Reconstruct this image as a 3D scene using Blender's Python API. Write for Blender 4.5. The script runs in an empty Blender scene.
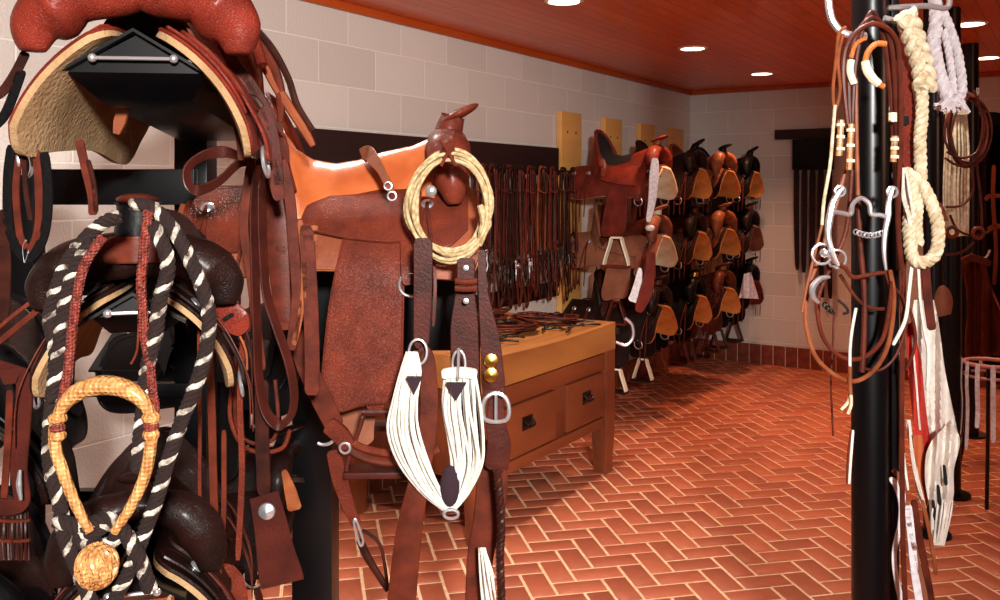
import bpy, bmesh, math, random
from mathutils import Vector, Matrix, noise
random.seed(7)
R = math.radians
SC = bpy.context.scene
COL = SC.collection
EYE = 1.53
FWD = Vector((-math.sin(R(33)), math.cos(R(33)), 0)); RGT = Vector((math.cos(R(33)), math.sin(R(33)), 0)); UP = Vector((0, 0, 1))
def P(px, py, d):
    return Vector((0, 0, EYE)) + d*(FWD + RGT*((px-500)/891) + UP*((190-py)/891))

# ------------------------------------------------------------------ materials
def srgb(r, g, b):
    f = lambda c: (c/255/12.92) if c/255 <= .04045 else ((c/255+.055)/1.055)**2.4
    return (f(r), f(g), f(b), 1)
def mat(name, c, rough=.5, c2=None, scale=8, bump=0, bscale=60, metal=0, kind='noise', coat=0, emit=None, dist=0):
    m = bpy.data.materials.new(name); m.use_nodes = True
    nt = m.node_tree; b = nt.nodes['Principled BSDF']; L = nt.links.new
    b.inputs['Roughness'].default_value = rough; b.inputs['Metallic'].default_value = metal
    b.inputs['Specular IOR Level'].default_value = .14 if 'leather' in name else .35
    b.inputs['Coat Weight'].default_value = coat; b.inputs['Coat Roughness'].default_value = .25
    col = srgb(*c); b.inputs['Base Color'].default_value = col
    tc = nt.nodes.new('ShaderNodeTexCoord')
    if c2:
        n = nt.nodes.new('ShaderNodeTexNoise'); n.inputs['Scale'].default_value = scale; n.inputs['Detail'].default_value = 5
        L(tc.outputs['Object'], n.inputs['Vector'])
        mx = nt.nodes.new('ShaderNodeMix'); mx.data_type = 'RGBA'
        mr = nt.nodes.new('ShaderNodeMapRange'); mr.inputs[1].default_value = .35; mr.inputs[2].default_value = .65
        L(n.outputs['Fac'], mr.inputs[0]); L(mr.outputs[0], mx.inputs[0])
        mx.inputs[6].default_value = col; mx.inputs[7].default_value = srgb(*c2); L(mx.outputs[2], b.inputs['Base Color'])
    if bump:
        if kind == 'tool':      # floral tooling: warped voronoi edges
            nn = nt.nodes.new('ShaderNodeTexNoise'); nn.inputs['Scale'].default_value = bscale*.35
            L(tc.outputs['Object'], nn.inputs['Vector'])
            va = nt.nodes.new('ShaderNodeVectorMath'); va.operation = 'MULTIPLY_ADD'
            va.inputs[1].default_value = (.05,)*3; L(nn.outputs['Color'], va.inputs[0]); L(tc.outputs['Object'], va.inputs[2])
            v = nt.nodes.new('ShaderNodeTexVoronoi'); v.feature = 'DISTANCE_TO_EDGE'; v.inputs['Scale'].default_value = bscale
            L(va.outputs[0], v.inputs['Vector'])
            cr = nt.nodes.new('ShaderNodeMapRange'); cr.inputs[2].default_value = .12; L(v.outputs['Distance'], cr.inputs[0]); out = cr.outputs[0]
        elif kind == 'weave':
            v = nt.nodes.new('ShaderNodeTexVoronoi'); v.inputs['Scale'].default_value = bscale; v.inputs['Randomness'].default_value = .15
            L(tc.outputs['Object'], v.inputs['Vector']); out = v.outputs['Distance']
        elif kind == 'grain':
            mp = nt.nodes.new('ShaderNodeMapping'); mp.inputs['Scale'].default_value = (1, .08, .3)
            L(tc.outputs['Object'], mp.inputs[0])
            v = nt.nodes.new('ShaderNodeTexNoise'); v.inputs['Scale'].default_value = bscale; L(mp.outputs[0], v.inputs['Vector']); out = v.outputs['Fac']
            if c2: nt.links.remove(n.inputs['Vector'].links[0]); L(mp.outputs[0], n.inputs['Vector'])
        else:
            v = nt.nodes.new('ShaderNodeTexNoise'); v.inputs['Scale'].default_value = bscale; v.inputs['Detail'].default_value = 6
            L(tc.outputs['Object'], v.inputs['Vector']); out = v.outputs['Fac']
        bp = nt.nodes.new('ShaderNodeBump'); bp.inputs['Strength'].default_value = bump; bp.inputs['Distance'].default_value = .004
        L(out, bp.inputs['Height']); L(bp.outputs[0], b.inputs['Normal'])
    if emit:
        b.inputs['Emission Color'].default_value = (*emit[:3], 1); b.inputs['Emission Strength'].default_value = emit[3]
    return m
M = {}
M['tooled'] = mat('tooled_leather', (108, 42, 25), .5, (82, 30, 18), 14, .45, 120, kind='tool', coat=.08)
M['tooled_red'] = mat('tooled_red_leather', (118, 38, 25), .45, (88, 28, 18), 14, .45, 120, kind='tool', coat=.08)
M['leather'] = mat('brown_leather', (94, 38, 23), .45, (66, 26, 16), 20, .15, 120, coat=.04)
M['strap'] = mat('strap_leather', (92, 37, 24), .45, (62, 24, 16), 25, .15, 200, coat=.04)
M['darkstrap'] = mat('dark_strap_leather', (58, 24, 16), .45, (34, 14, 10), 25, .15, 200, coat=.04)
M['tanstrap'] = mat('tan_strap_leather', (146, 80, 46), .45, (112, 56, 32), 25, .15, 200, coat=.04)
M['seat'] = mat('orange_seat_leather', (188, 102, 58), .26, (160, 78, 40), 9, .15, 120, coat=.5)
M['skirt_tan'] = mat('light_skirt_leather', (138, 72, 46), .45, (114, 56, 35), 9, .3, 120, coat=.04)
M['oldtan'] = mat('pinkish_tan_leather', (138, 84, 62), .5, (112, 64, 46), 9, .2, 120)
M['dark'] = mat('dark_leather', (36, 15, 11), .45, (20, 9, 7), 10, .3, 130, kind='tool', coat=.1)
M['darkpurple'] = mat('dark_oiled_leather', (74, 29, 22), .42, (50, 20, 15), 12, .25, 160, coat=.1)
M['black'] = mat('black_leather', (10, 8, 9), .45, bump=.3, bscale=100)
M['suede'] = mat('black_suede', (14, 13, 16), .95, bump=.3, bscale=300)
M['fleece'] = mat('fleece', (170, 138, 100), .95, (142, 110, 76), 12, 1, 120)
M['fleece_white'] = mat('white_fleece', (236, 222, 190), .95, (214, 190, 146), 12, 1, 120)
M['fleece_warmlit'] = mat('warm_lit_fleece', (204, 130, 62), .8, (180, 104, 44), 12, .8, 120)  # warm downlight on the fleece is put into this orange colour
M['steel'] = mat('black_steel', (4, 4, 6), .32)
M['steel'].node_tree.nodes['Principled BSDF'].inputs['Specular IOR Level'].default_value = .35
M['chrome'] = mat('chrome', (226, 228, 232), .28, metal=.85)
M['brass'] = mat('brass', (224, 178, 84), .25, metal=1)
M['iron'] = mat('dark_iron', (60, 52, 48), .45, metal=.9)
M['rope'] = mat('lariat_rope', (204, 182, 138), .6, (152, 124, 84), 80, .6, 350)
M['rawhide'] = mat('rawhide', (196, 146, 88), .45, (156, 100, 52), 60, 1, 150, kind='weave', coat=.3)
M['redbraid'] = mat('red_brown_braid', (128, 52, 38), .55, (84, 30, 24), 90, 1, 200, kind='weave')
M['hair_dark'] = mat('dark_horsehair', (32, 16, 13), .9, bump=1, bscale=300)
M['hair_light'] = mat('mixed_horsehair', (226, 214, 196), .9, (48, 26, 22), 55, 1, 300)
M['white_cord'] = mat('white_mohair_cord', (226, 224, 216), .8, (204, 198, 184), 60, .5, 300)
M['purple'] = mat('dark_purple_weave', (44, 26, 34), .9, bump=.5, bscale=400)
M['cotton'] = mat('cream_cotton_rope', (230, 216, 188), .8, (186, 164, 128), 60, .5, 300)
M['white_rope'] = mat('white_cotton_rope', (236, 230, 232), .85, (206, 196, 202), 60, .5, 300)
M['pine'] = mat('pine_board', (214, 158, 88), .5, (186, 124, 62), 10, .2, 40, kind='grain')
M['butcher'] = mat('worn_butcher_block', (178, 116, 58), .5, (138, 80, 38), 14, .2, 40, kind='grain')
M['bench'] = mat('bench_wood', (132, 66, 34), .5, (94, 42, 22), 10, .2, 40, kind='grain')
M['darkwood'] = mat('dark_rail_wood', (44, 18, 14), .6, (30, 12, 10), 10, .2, 40, kind='grain')
M['trimwood'] = mat('stained_trim_wood', (172, 74, 26), .4, (150, 58, 20), 10, .2, 40, kind='grain')
M['horn_white'] = mat('pale_rawhide_wrap', (238, 226, 196), .4, bump=.3, bscale=200)
M['orange_wrap'] = mat('orange_rawhide_wrap', (196, 106, 44), .4, bump=.6, bscale=200, kind='weave')
M['felt_white'] = mat('white_wool_blanket', (232, 222, 212), .95, (214, 202, 192), 30, .6, 300)
M['wool_red'] = mat('red_wool', (186, 46, 34), .95, bump=.6, bscale=300)
M['wool_orange'] = mat('rust_wool', (188, 94, 52), .95, bump=.6, bscale=300)
M['wool_black'] = mat('black_wool', (24, 18, 20), .95)
M['rose'] = mat('rose_painted_metal', (186, 128, 120), .5)
M['trimring'] = mat('white_light_trim', (235, 225, 210), .5)
M['lamp'] = mat('lamp_glow', (255, 240, 220), .5, emit=(1, .82, .6, 14))

# ------------------------------------------------------------------ mesh builder
def catmull(pts, n, closed=False):
    pts = [Vector(p) for p in pts]; N = len(pts)
    if N == 2: return [pts[0].lerp(pts[1], i/(n-1)) for i in range(n)]
    seg = N if closed else N-1; out = []
    g = (lambda i: pts[i % N]) if closed else (lambda i: pts[max(0, min(N-1, i))])
    for k in range(n):
        t = k/(n if closed else n-1)*seg; i = min(int(t), seg-1); f = t-i
        a, b, c, d = g(i-1), g(i), g(i+1), g(i+2)
        out.append(.5*((2*b)+(c-a)*f+(2*a-5*b+4*c-d)*f*f+(3*b-a-3*c+d)*f**3))
    return out
def lerpl(vals, t):
    if not isinstance(vals, (list, tuple)): return vals
    x = t*(len(vals)-1); i = min(int(x), len(vals)-2); return vals[i]+(vals[i+1]-vals[i])*(x-i)
def frames(pts, closed=False, hint=None):
    n = len(pts); T = []
    for i in range(n):
        a = pts[i-1] if (i or closed) else pts[0]; b = pts[(i+1) % n] if (i < n-1 or closed) else pts[-1]
        t = (b-a); T.append(t.normalized() if t.length > 1e-9 else Vector((0, 0, 1)))
    fr = []
    if hint is None:
        r = T[0].orthogonal().normalized()
        for t in T:
            r = r - t*r.dot(t); r = r.normalized() if r.length > 1e-6 else t.orthogonal().normalized()
            fr.append((t, r, t.cross(r)))
    else:
        last = None
        for i, t in enumerate(T):
            h = hint(i/(n-1)) if callable(hint) else hint
            nrm = h - t*h.dot(t)
            if nrm.length < 1e-3: nrm = last or t.orthogonal()
            nrm.normalize(); last = nrm
            fr.append((t, t.cross(nrm), nrm))
    return fr
class MB:
    def __init__(s): s.v = []; s.f = []; s.m = []; s.mi = 0; s.sm = []
    def add(s, vs, fs, smooth=True):
        o = len(s.v); s.v += [Vector(p) for p in vs]
        for f in fs: s.f.append([i+o for i in f]); s.m.append(s.mi); s.sm.append(smooth)
        return s
    def box(s, c, d, rot=None, bev=0):
        bm = bmesh.new(); bmesh.ops.create_cube(bm, size=1)
        for v in bm.verts: v.co = Vector((v.co.x*d[0], v.co.y*d[1], v.co.z*d[2]))
        if bev: bmesh.ops.bevel(bm, geom=bm.edges[:], offset=bev, segments=2, affect='EDGES', profile=.7)
        bm.verts.index_update(); Q = rot if rot else Matrix.Identity(3)
        s.add([Q @ v.co + Vector(c) for v in bm.verts], [[v.index for v in f.verts] for f in bm.faces], False); bm.free(); return s
    def tube(s, pts, r, n=None, seg=8, closed=False, ry=None, hint=None, cap=True, raw=False):
        if not raw: pts = catmull(pts, n or max(8, len(pts)*5), closed)
        fr = frames(pts, closed, hint); N = len(pts); vs = []
        for i, (p, (t, a, b)) in enumerate(zip(pts, fr)):
            u = i/(N-1); ra = lerpl(r, u); rb = lerpl(ry, u) if ry is not None else ra
            for k in range(seg):
                th = 2*math.pi*k/seg; vs.append(p+a*math.cos(th)*ra+b*math.sin(th)*rb)
        fs = []
        for i in range(N if closed else N-1):
            for k in range(seg):
                j = (i+1) % N; fs.append([i*seg+k, i*seg+(k+1) % seg, j*seg+(k+1) % seg, j*seg+k])
        if cap and not closed:
            fs.append(list(range(seg))[::-1]); fs.append([(N-1)*seg+k for k in range(seg)])
        return s.add(vs, fs)
    def strap(s, pts, w, th=.004, n=None, hint=None, closed=False, raw=False):
        if not raw: pts = catmull(pts, n or max(8, len(pts)*6), closed)
        fr = frames(pts, closed, hint if hint is not None else Vector((.545, -.839, 0))); N = len(pts); vs = []
        for i, (p, (t, a, b)) in enumerate(zip(pts, fr)):
            ww = lerpl(w, i/(N-1))/2; h = th/2
            if not closed and N > 10: ww *= (.62, .88)[i] if i < 2 else ((.62, .88)[N-1-i] if i > N-3 else 1)
            for (ca, cb) in ((-1, -.5), (-.93, -1), (.93, -1), (1, -.5), (1, .5), (.93, 1), (-.93, 1), (-1, .5)):
                vs.append(p+a*ca*ww+b*cb*h)
        fs = []
        for i in range(N if closed else N-1):
            for k in range(8):
                j = (i+1) % N; fs.append([i*8+k, i*8+(k+1) % 8, j*8+(k+1) % 8, j*8+k])
        if not closed: fs.append(list(range(8))[::-1]); fs.append([(N-1)*8+k for k in range(8)])
        return s.add(vs, fs)
    def twist(s, pts, r, strands=3, pitch=.05, mats=None, n=None, sr=None, closed=False):
        base = catmull(pts, n or 200, closed); fr = frames(base, closed); acc = 0; ph = []
        for i in range(len(base)):
            if i: acc += (base[i]-base[i-1]).length
            ph.append(acc/pitch*2*math.pi)
        for q in range(strands):
            if mats: s.mi = mats[q % len(mats)]
            pp = [p+(a*math.cos(f+q*2*math.pi/strands)+b*math.sin(f+q*2*math.pi/strands))*r for p, (t, a, b), f in zip(base, fr, ph)]
            s.tube(pp, sr or r*1.05, seg=6, raw=True)
        return s
    def braid(s, pts, A, B, r, pitch, n=160, hint=Vector((.545, -.839, 0))):
        base = catmull(pts, n); fr = frames(base, False, hint); acc = 0; ph = []
        for i in range(n):
            if i: acc += (base[i]-base[i-1]).length
            ph.append(acc/pitch*2*math.pi)
        for q in range(3):
            s.tube([p+a*A*math.sin(f+q*2.0944)+b*B*math.sin(2*(f+q*2.0944)) for p, (t, a, b), f in zip(base, fr, ph)], r, seg=8, raw=True)
        return s
    def ell(s, c, rad, rot=None, seg=16, rings=10):
        Q = rot if rot else Matrix.Identity(3); vs = []; fs = []
        for i in range(rings+1):
            a = math.pi*i/rings
            for k in range(seg):
                b = 2*math.pi*k/seg
                vs.append(Q @ Vector((rad[0]*math.sin(a)*math.cos(b), rad[1]*math.sin(a)*math.sin(b), rad[2]*math.cos(a)))+Vector(c))
        for i in range(rings):
            for k in range(seg): fs.append([i*seg+k, (i+1)*seg+k, (i+1)*seg+(k+1) % seg, i*seg+(k+1) % seg])
        return s.add(vs, fs)
    def torus(s, c, R1, r, nrm=Vector((.545, -.839, 0)), ry=None, seg=8, n=28, a0=0, a1=360):
        nrm = Vector(nrm).normalized(); u = UP - nrm*UP.dot(nrm)
        u = u.normalized() if u.length > .01 else nrm.orthogonal().normalized(); w = nrm.cross(u)
        full = a1-a0 >= 360
        pts = [Vector(c)+(w*math.cos(R(a0+(a1-a0)*i/(n if full else n-1)))*R1+u*math.sin(R(a0+(a1-a0)*i/(n if full else n-1)))*(ry or R1)) for i in range(n)]
        return s.tube(pts, r, seg=seg, closed=full, raw=True)
    def grid(s, rows, closed=False):
        n = len(rows); m = len(rows[0]); vs = [p for r in rows for p in r]; fs = []
        for i in range(n-1):
            for k in range(m-1): fs.append([i*m+k, i*m+k+1, (i+1)*m+k+1, (i+1)*m+k])
        return s.add(vs, fs)
    def panel(s, A, B, fn, nu=24, nv=10, th=.005, off=0, bead=0):
        """solid sheet lofted between two edge curves given as (x,s); fn(x,s,offset) gives the point"""
        A = catmull([(a[0], a[1], 0) for a in A], nu); B = catmull([(b[0], b[1], 0) for b in B], nu)
        top = []; bot = []
        for a, b in zip(A, B):
            rt = []; rb = []
            for k in range(nv+1):
                q = a.lerp(b, k/nv); rt.append(fn(q.x, q.y, off+th)); rb.append(fn(q.x, q.y, off))
            top.append(rt); bot.append(rb)
        m = nv+1; o = nu*m; vs = [p for r in top for p in r]+[p for r in bot for p in r]; fs = []
        for i in range(nu-1):
            for k in range(nv):
                fs.append([i*m+k, i*m+k+1, (i+1)*m+k+1, (i+1)*m+k]); fs.append([o+i*m+k, o+(i+1)*m+k, o+(i+1)*m+k+1, o+i*m+k+1])
        bd = [(i, 0) for i in range(nu)]+[(nu-1, k) for k in range(1, nv+1)]+[(i, nv) for i in range(nu-2, -1, -1)]+[(0, k) for k in range(nv-1, 0, -1)]
        for q in range(len(bd)):
            (i, k), (j, l) = bd[q], bd[(q+1) % len(bd)]
            fs.append([i*m+k, j*m+l, o+j*m+l, o+i*m+k])
        s.add(vs, fs)
        if bead:
            rp = [(vs[i*m+k]+vs[o+i*m+k])/2 for (i, k) in bd]; cl = [rp[0]]
            for p in rp[1:]:
                if (p-cl[-1]).length > .004: cl.append(p)
            if (cl[0]-cl[-1]).length < .004: cl.pop()
            s.tube(cl, bead, seg=6, closed=True, raw=True)
        return s
    def lathe(s, prof, c, axis=UP, seg=20):
        ax = Vector(axis).normalized(); a = ax.orthogonal().normalized(); b = ax.cross(a); vs = []; fs = []
        for (r, h) in prof:
            for k in range(seg):
                th = 2*math.pi*k/seg; vs.append(Vector(c)+ax*h+a*r*math.cos(th)+b*r*math.sin(th))
        for i in range(len(prof)-1):
            for k in range(seg): fs.append([i*seg+k, i*seg+(k+1) % seg, (i+1)*seg+(k+1) % seg, (i+1)*seg+k])
        fs.append(list(range(seg))[::-1]); fs.append([(len(prof)-1)*seg+k for k in range(seg)])
        return s.add(vs, fs)
    def build(s, name, mats, parent=None, angle=40):
        off = Vector((0, 0, 0)); o_loc = None
        if parent is not None:
            if parent.get('_world'): off = Vector(parent['_origin'])
        else:
            xs = [v.x for v in s.v]; ys = [v.y for v in s.v]; zs = [v.z for v in s.v]
            off = Vector(((min(xs)+max(xs))/2, (min(ys)+max(ys))/2, min(zs))); o_loc = off
        me = bpy.data.meshes.new(name)
        me.from_pydata([v-off for v in s.v], [], s.f)
        if not isinstance(mats, (list, tuple)): mats = [mats]
        for mm in mats: me.materials.append(M[mm] if isinstance(mm, str) else mm)
        me.polygons.foreach_set('material_index', s.m); me.polygons.foreach_set('use_smooth', s.sm)
        bm = bmesh.new(); bm.from_mesh(me); bmesh.ops.recalc_face_normals(bm, faces=bm.faces); bm.to_mesh(me); bm.free()
        me.set_sharp_from_angle(angle=R(angle))
        o = bpy.data.objects.new(name, me); COL.objects.link(o)
        if parent is not None:
            o.parent = parent
            if parent.get('_world'): WORLD.append(o); o['_world'] = 1; o['_origin'] = tuple(off)
        else:
            o.location = o_loc; o['_world'] = 1; o['_origin'] = tuple(o_loc)
        return o
WORLD = []
def tag(o, label=None, cat=None, group=None, kind=None):
    if label: o['label'] = label
    if cat: o['category'] = cat
    if group: o['group'] = group
    if kind: o['kind'] = kind
    return o
def thing(name, label, cat, loc, rz=0, group=None, world=True):
    o = bpy.data.objects.new(name, None); COL.objects.link(o); o.empty_display_size = .1
    o.location = loc; o.rotation_euler = (0, 0, rz); tag(o, label, cat, group)
    if world: o['_world'] = 1; o['_origin'] = tuple(loc)
    return o
def struct(name, mb, m, parent=None):
    o = mb.build(name, m, parent)
    if parent is None: o['kind'] = 'structure'
    return o

# ------------------------------------------------------------------ the room
X0, X1, Y0, Y1, H = -3.0, 2.6, -2.2, 7.83, 2.44
def wall_mat(name, axis, c=(200, 190, 182), c2=(188, 178, 170)):
    m = bpy.data.materials.new(name); m.use_nodes = True; nt = m.node_tree; L = nt.links.new; b = nt.nodes['Principled BSDF']
    g = nt.nodes.new('ShaderNodeNewGeometry'); sp = nt.nodes.new('ShaderNodeSeparateXYZ'); cb = nt.nodes.new('ShaderNodeCombineXYZ')
    L(g.outputs['Position'], sp.inputs[0]); L(sp.outputs[axis], cb.inputs[0]); L(sp.outputs[2], cb.inputs[1])
    br = nt.nodes.new('ShaderNodeTexBrick'); L(cb.outputs[0], br.inputs['Vector'])
    br.inputs['Scale'].default_value = 1; br.inputs['Brick Width'].default_value = .4064; br.inputs['Row Height'].default_value = .2033
    br.inputs['Mortar Size'].default_value = .0045; br.inputs['Mortar Smooth'].default_value = .6
    br.inputs['Color1'].default_value = srgb(*c); br.inputs['Color2'].default_value = srgb(*c2); br.inputs['Mortar'].default_value = srgb(214, 206, 198)
    L(br.outputs['Color'], b.inputs['Base Color']); b.inputs['Roughness'].default_value = .55
    n = nt.nodes.new('ShaderNodeTexNoise'); n.inputs['Scale'].default_value = 90; L(g.outputs['Position'], n.inputs['Vector'])
    ma = nt.nodes.new('ShaderNodeMath'); ma.operation = 'MULTIPLY_ADD'; ma.inputs[1].default_value = -1.6
    L(br.outputs['Fac'], ma.inputs[0]); L(n.outputs['Fac'], ma.inputs[2])
    bp = nt.nodes.new('ShaderNodeBump'); bp.inputs['Strength'].default_value = .35; bp.inputs['Distance'].default_value = .006
    L(ma.outputs[0], bp.inputs['Height']); L(bp.outputs[0], b.inputs['Normal']); return m
WY = wall_mat('painted_block_y', 1); WX = wall_mat('painted_block_x', 0)
def ceiling_mat():
    m = bpy.data.materials.new('stained_plank_ceiling'); m.use_nodes = True; nt = m.node_tree; L = nt.links.new; b = nt.nodes['Principled BSDF']
    g = nt.nodes.new('ShaderNodeNewGeometry'); sp = nt.nodes.new('ShaderNodeSeparateXYZ'); cb = nt.nodes.new('ShaderNodeCombineXYZ')
    L(g.outputs['Position'], sp.inputs[0]); L(sp.outputs[1], cb.inputs[0]); L(sp.outputs[0], cb.inputs[1])
    br = nt.nodes.new('ShaderNodeTexBrick'); L(cb.outputs[0], br.inputs['Vector']); br.inputs['Scale'].default_value = 1
    br.inputs['Brick Width'].default_value = 2.4; br.inputs['Row Height'].default_value = .083; br.inputs['Mortar Size'].default_value = .002; br.inputs['Mortar Smooth'].default_value = .4
    br.inputs['Color1'].default_value = srgb(226, 112, 52); br.inputs['Color2'].default_value = srgb(212, 96, 42); br.inputs['Mortar'].default_value = srgb(120, 42, 18)
    mp = nt.nodes.new('ShaderNodeMapping'); mp.inputs['Scale'].default_value = (1.2, 22, 1); L(cb.outputs[0], mp.inputs[0])
    n = nt.nodes.new('ShaderNodeTexNoise'); n.inputs['Scale'].default_value = 4; n.inputs['Detail'].default_value = 6; L(mp.outputs[0], n.inputs['Vector'])
    mx = nt.nodes.new('ShaderNodeMix'); mx.data_type = 'RGBA'; mx.blend_type = 'MULTIPLY'; mx.inputs[0].default_value = .35
    cr = nt.nodes.new('ShaderNodeMapRange'); cr.inputs[1].default_value = .3; cr.inputs[2].default_value = .7; cr.inputs[3].default_value = .5; cr.inputs[4].default_value = 1.2
    L(n.outputs['Fac'], cr.inputs[0]); L(br.outputs['Color'], mx.inputs[6]); L(cr.outputs[0], mx.inputs[7]); L(mx.outputs[2], b.inputs['Base Color'])
    b.inputs['Roughness'].default_value = .42; b.inputs['Coat Weight'].default_value = .15
    bp = nt.nodes.new('ShaderNodeBump'); bp.invert = True; bp.inputs['Strength'].default_value = .5; bp.inputs['Distance'].default_value = .004
    L(br.outputs['Fac'], bp.inputs['Height']); L(bp.outputs[0], b.inputs['Normal']); return m
T = .12
struct('wall_left', MB().box(((X0-T/2), (Y0+Y1)/2, H/2), (T, Y1-Y0+2*T, H)), WY)
struct('wall_right', MB().box(((X1+T/2), (Y0+Y1)/2, H/2), (T, Y1-Y0+2*T, H)), WY)
struct('wall_back', MB().box(((X0+X1)/2, Y1+T/2, H/2), (X1-X0, T, H)), WX)
struct('wall_front', MB().box(((X0+X1)/2, Y0-T/2, H/2), (X1-X0, T, H)), WX)
struct('ceiling', MB().box(((X0+X1)/2, (Y0+Y1)/2, H+T/2), (X1-X0+2*T, Y1-Y0+2*T, T)), ceiling_mat())
# herringbone brick floor, bricks at 45 degrees to the walls, one mesh
def floor_mats():
    m = bpy.data.materials.new('red_brick_paver'); m.use_nodes = True; nt = m.node_tree; L = nt.links.new; b = nt.nodes['Principled BSDF']
    at = nt.nodes.new('ShaderNodeAttribute'); at.attribute_name = 'tone'
    cr = nt.nodes.new('ShaderNodeValToRGB'); cr.color_ramp.elements[0].color = srgb(146, 76, 54); cr.color_ramp.elements[1].color = srgb(178, 98, 68)
    e = cr.color_ramp.elements.new(.5); e.color = srgb(162, 84, 58)
    g = nt.nodes.new('ShaderNodeNewGeometry'); n = nt.nodes.new('ShaderNodeTexNoise'); n.inputs['Scale'].default_value = 22; n.inputs['Detail'].default_value = 6
    L(g.outputs['Position'], n.inputs['Vector']); ad = nt.nodes.new('ShaderNodeMath'); ad.operation = 'MULTIPLY_ADD'; ad.inputs[1].default_value = .5
    L(n.outputs['Fac'], ad.inputs[0]); s2 = nt.nodes.new('ShaderNodeMath'); s2.operation = 'MULTIPLY_ADD'; s2.inputs[1].default_value = .75; s2.inputs[2].default_value = -.12
    L(at.outputs['Fac'], s2.inputs[0]); L(s2.outputs[0], ad.inputs[2]); L(ad.outputs[0], cr.inputs[0]); L(cr.outputs[0], b.inputs['Base Color'])
    b.inputs['Roughness'].default_value = .42
    bp = nt.nodes.new('ShaderNodeBump'); bp.inputs['Strength'].default_value = .25; bp.inputs['Distance'].default_value = .003
    n2 = nt.nodes.new('ShaderNodeTexNoise'); n2.inputs['Scale'].default_value = 120; L(g.outputs['Position'], n2.inputs['Vector']); L(n2.outputs['Fac'], bp.inputs['Height']); L(bp.outputs[0], b.inputs['Normal'])
    return m, mat('pale_mortar', (224, 188, 150), .9, (204, 164, 126), 30, .4, 200)
BRK, MOR = floor_mats()
def make_floor():
    fb = MB(); fb.mi = 1; fb.add([(X0-T, Y0-T, -.004), (X1+T, Y0-T, -.004), (X1+T, Y1+T, -.004), (X0-T, Y1+T, -.004)], [[0, 1, 2, 3]], False); fb.mi = 0
    fb.add([(X0-T, Y0-T, -.1), (X1+T, Y0-T, -.1), (X1+T, Y1+T, -.1), (X0-T, Y1+T, -.1)], [[0, 3, 2, 1]], False)
    w = .1025; g = .0068; tones = [0, 0]; c, s = math.cos(R(45)), math.sin(R(45)); N = 110
    def brick(u0, v0, u1, v1):
        cx, cy = (u0+u1)/2*w, (v0+v1)/2*w; x, y = c*cx-s*cy-.2, s*cx+c*cy+2.8
        if not (X0-.1 < x < X1+.1 and Y0-.1 < y < Y1+.1): return
        hx, hy = (u1-u0)/2*w-g, (v1-v0)/2*w-g; h = random.uniform(-.0008, .0008); vs = []
        for (e, z) in ((0, -.006), (0, -.002+h), (.003, h)):
            for (a, b_) in ((-1, -1), (1, -1), (1, 1), (-1, 1)):
                p, q = cx+a*(hx-e), cy+b_*(hy-e); vs.append((c*p-s*q-.2, s*p+c*q+2.8, z))
        fs = [[8, 9, 10, 11]]+[[r*4+k, r*4+(k+1) % 4, r*4+4+(k+1) % 4, r*4+4+k] for r in (0, 1) for k in range(4)]
        fb.add(vs, fs, False); t = random.random(); tones.extend([t]*9)
    for i in range(-N, N):
        for j in range(-N, N):
            k = (i-j) % 4          # herringbone lattice
            if k == 0: brick(i, j, i+2, j+1)
            if k == 3: brick(i, j, i+1, j+2)
    o = fb.build('floor', [BRK, MOR]); o['kind'] = 'structure'
    me = o.data; at = me.attributes.new('tone', 'FLOAT', 'FACE'); at.data.foreach_set('value', tones[:len(me.polygons)])
make_floor()
# trims
struct('trim_1', MB().box((X0+.012, (Y0+Y1)/2, H-.02), (.024, Y1-Y0, .04), bev=.004), 'trimwood')
struct('trim_2', MB().box(((X0+X1)/2, Y1-.012, H-.02), (X1-X0-.05, .024, .04), bev=.004), 'trimwood')
def tile_base(name, a, b, fixed, axis):
    mb = MB(); n = int((b-a)/.105); random.seed(3)
    for i in range(n):
        u = a+(i+.5)*(b-a)/n; d = (b-a)/n-.006
        mb.box((fixed, u, .087) if axis == 'y' else (u, fixed, .087), (.02, d, .17) if axis == 'y' else (d, .02, .17), bev=.002)
    mb.mi = 1
    mb.box((fixed, (a+b)/2, .084) if axis == 'y' else ((a+b)/2, fixed, .084), (.014, b-a, .166) if axis == 'y' else (b-a, .014, .166))
    struct(name, mb, [mat('base_tile', (124, 56, 38), .5, (100, 42, 30), 20, .2, 90), MOR])
tile_base('baseboard_back', X0+.03, X1, Y1-.01, 'x'); tile_base('baseboard_left', Y0, Y1-.02, X0+.01, 'y')

# ------------------------------------------------------------------ recessed lights
def downlight(x, y, lab, on=1, col=(1, .48, .26), ang=100):
    t = thing('recessed_ceiling_light', lab, 'ceiling light', (x, y, H), group='recessed ceiling lights')
    MB().lathe([(.075, -.001), (.092, -.001), (.095, -.006), (.078, -.010), (.075, -.004)], (x, y, H)).build('trim_ring', 'trimring', t)
    MB().lathe([(.0, -.006), (.074, -.006), (.074, -.002), (0, -.002)], (x, y, H)).build('lens', 'lamp', t)
    ld = bpy.data.lights.new('downlight_lamp', 'SPOT'); ld.energy = 138*on; ld.color = col; ld.spot_size = R(ang); ld.spot_blend = .9; ld.shadow_soft_size = .07
    lo = bpy.data.objects.new('downlight_lamp', ld); COL.objects.link(lo); lo.location = (x, y, H-.03)
downlight(-2.07, 3.75, 'round recessed light at the top edge, nearest of the left row', 1.0, (1, .84, .7), 118)
downlight(-2.07, 5.45, 'round recessed light in the middle of the ceiling, above the pine boards')
downlight(-2.07, 6.93, 'round recessed light nearest the back corner of the room')
downlight(-.50, 5.47, 'recessed light just right of the black posts, larger of the two there')
downlight(-.53, 6.93, 'small recessed light at the far right edge, just above the back wall')

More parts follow.
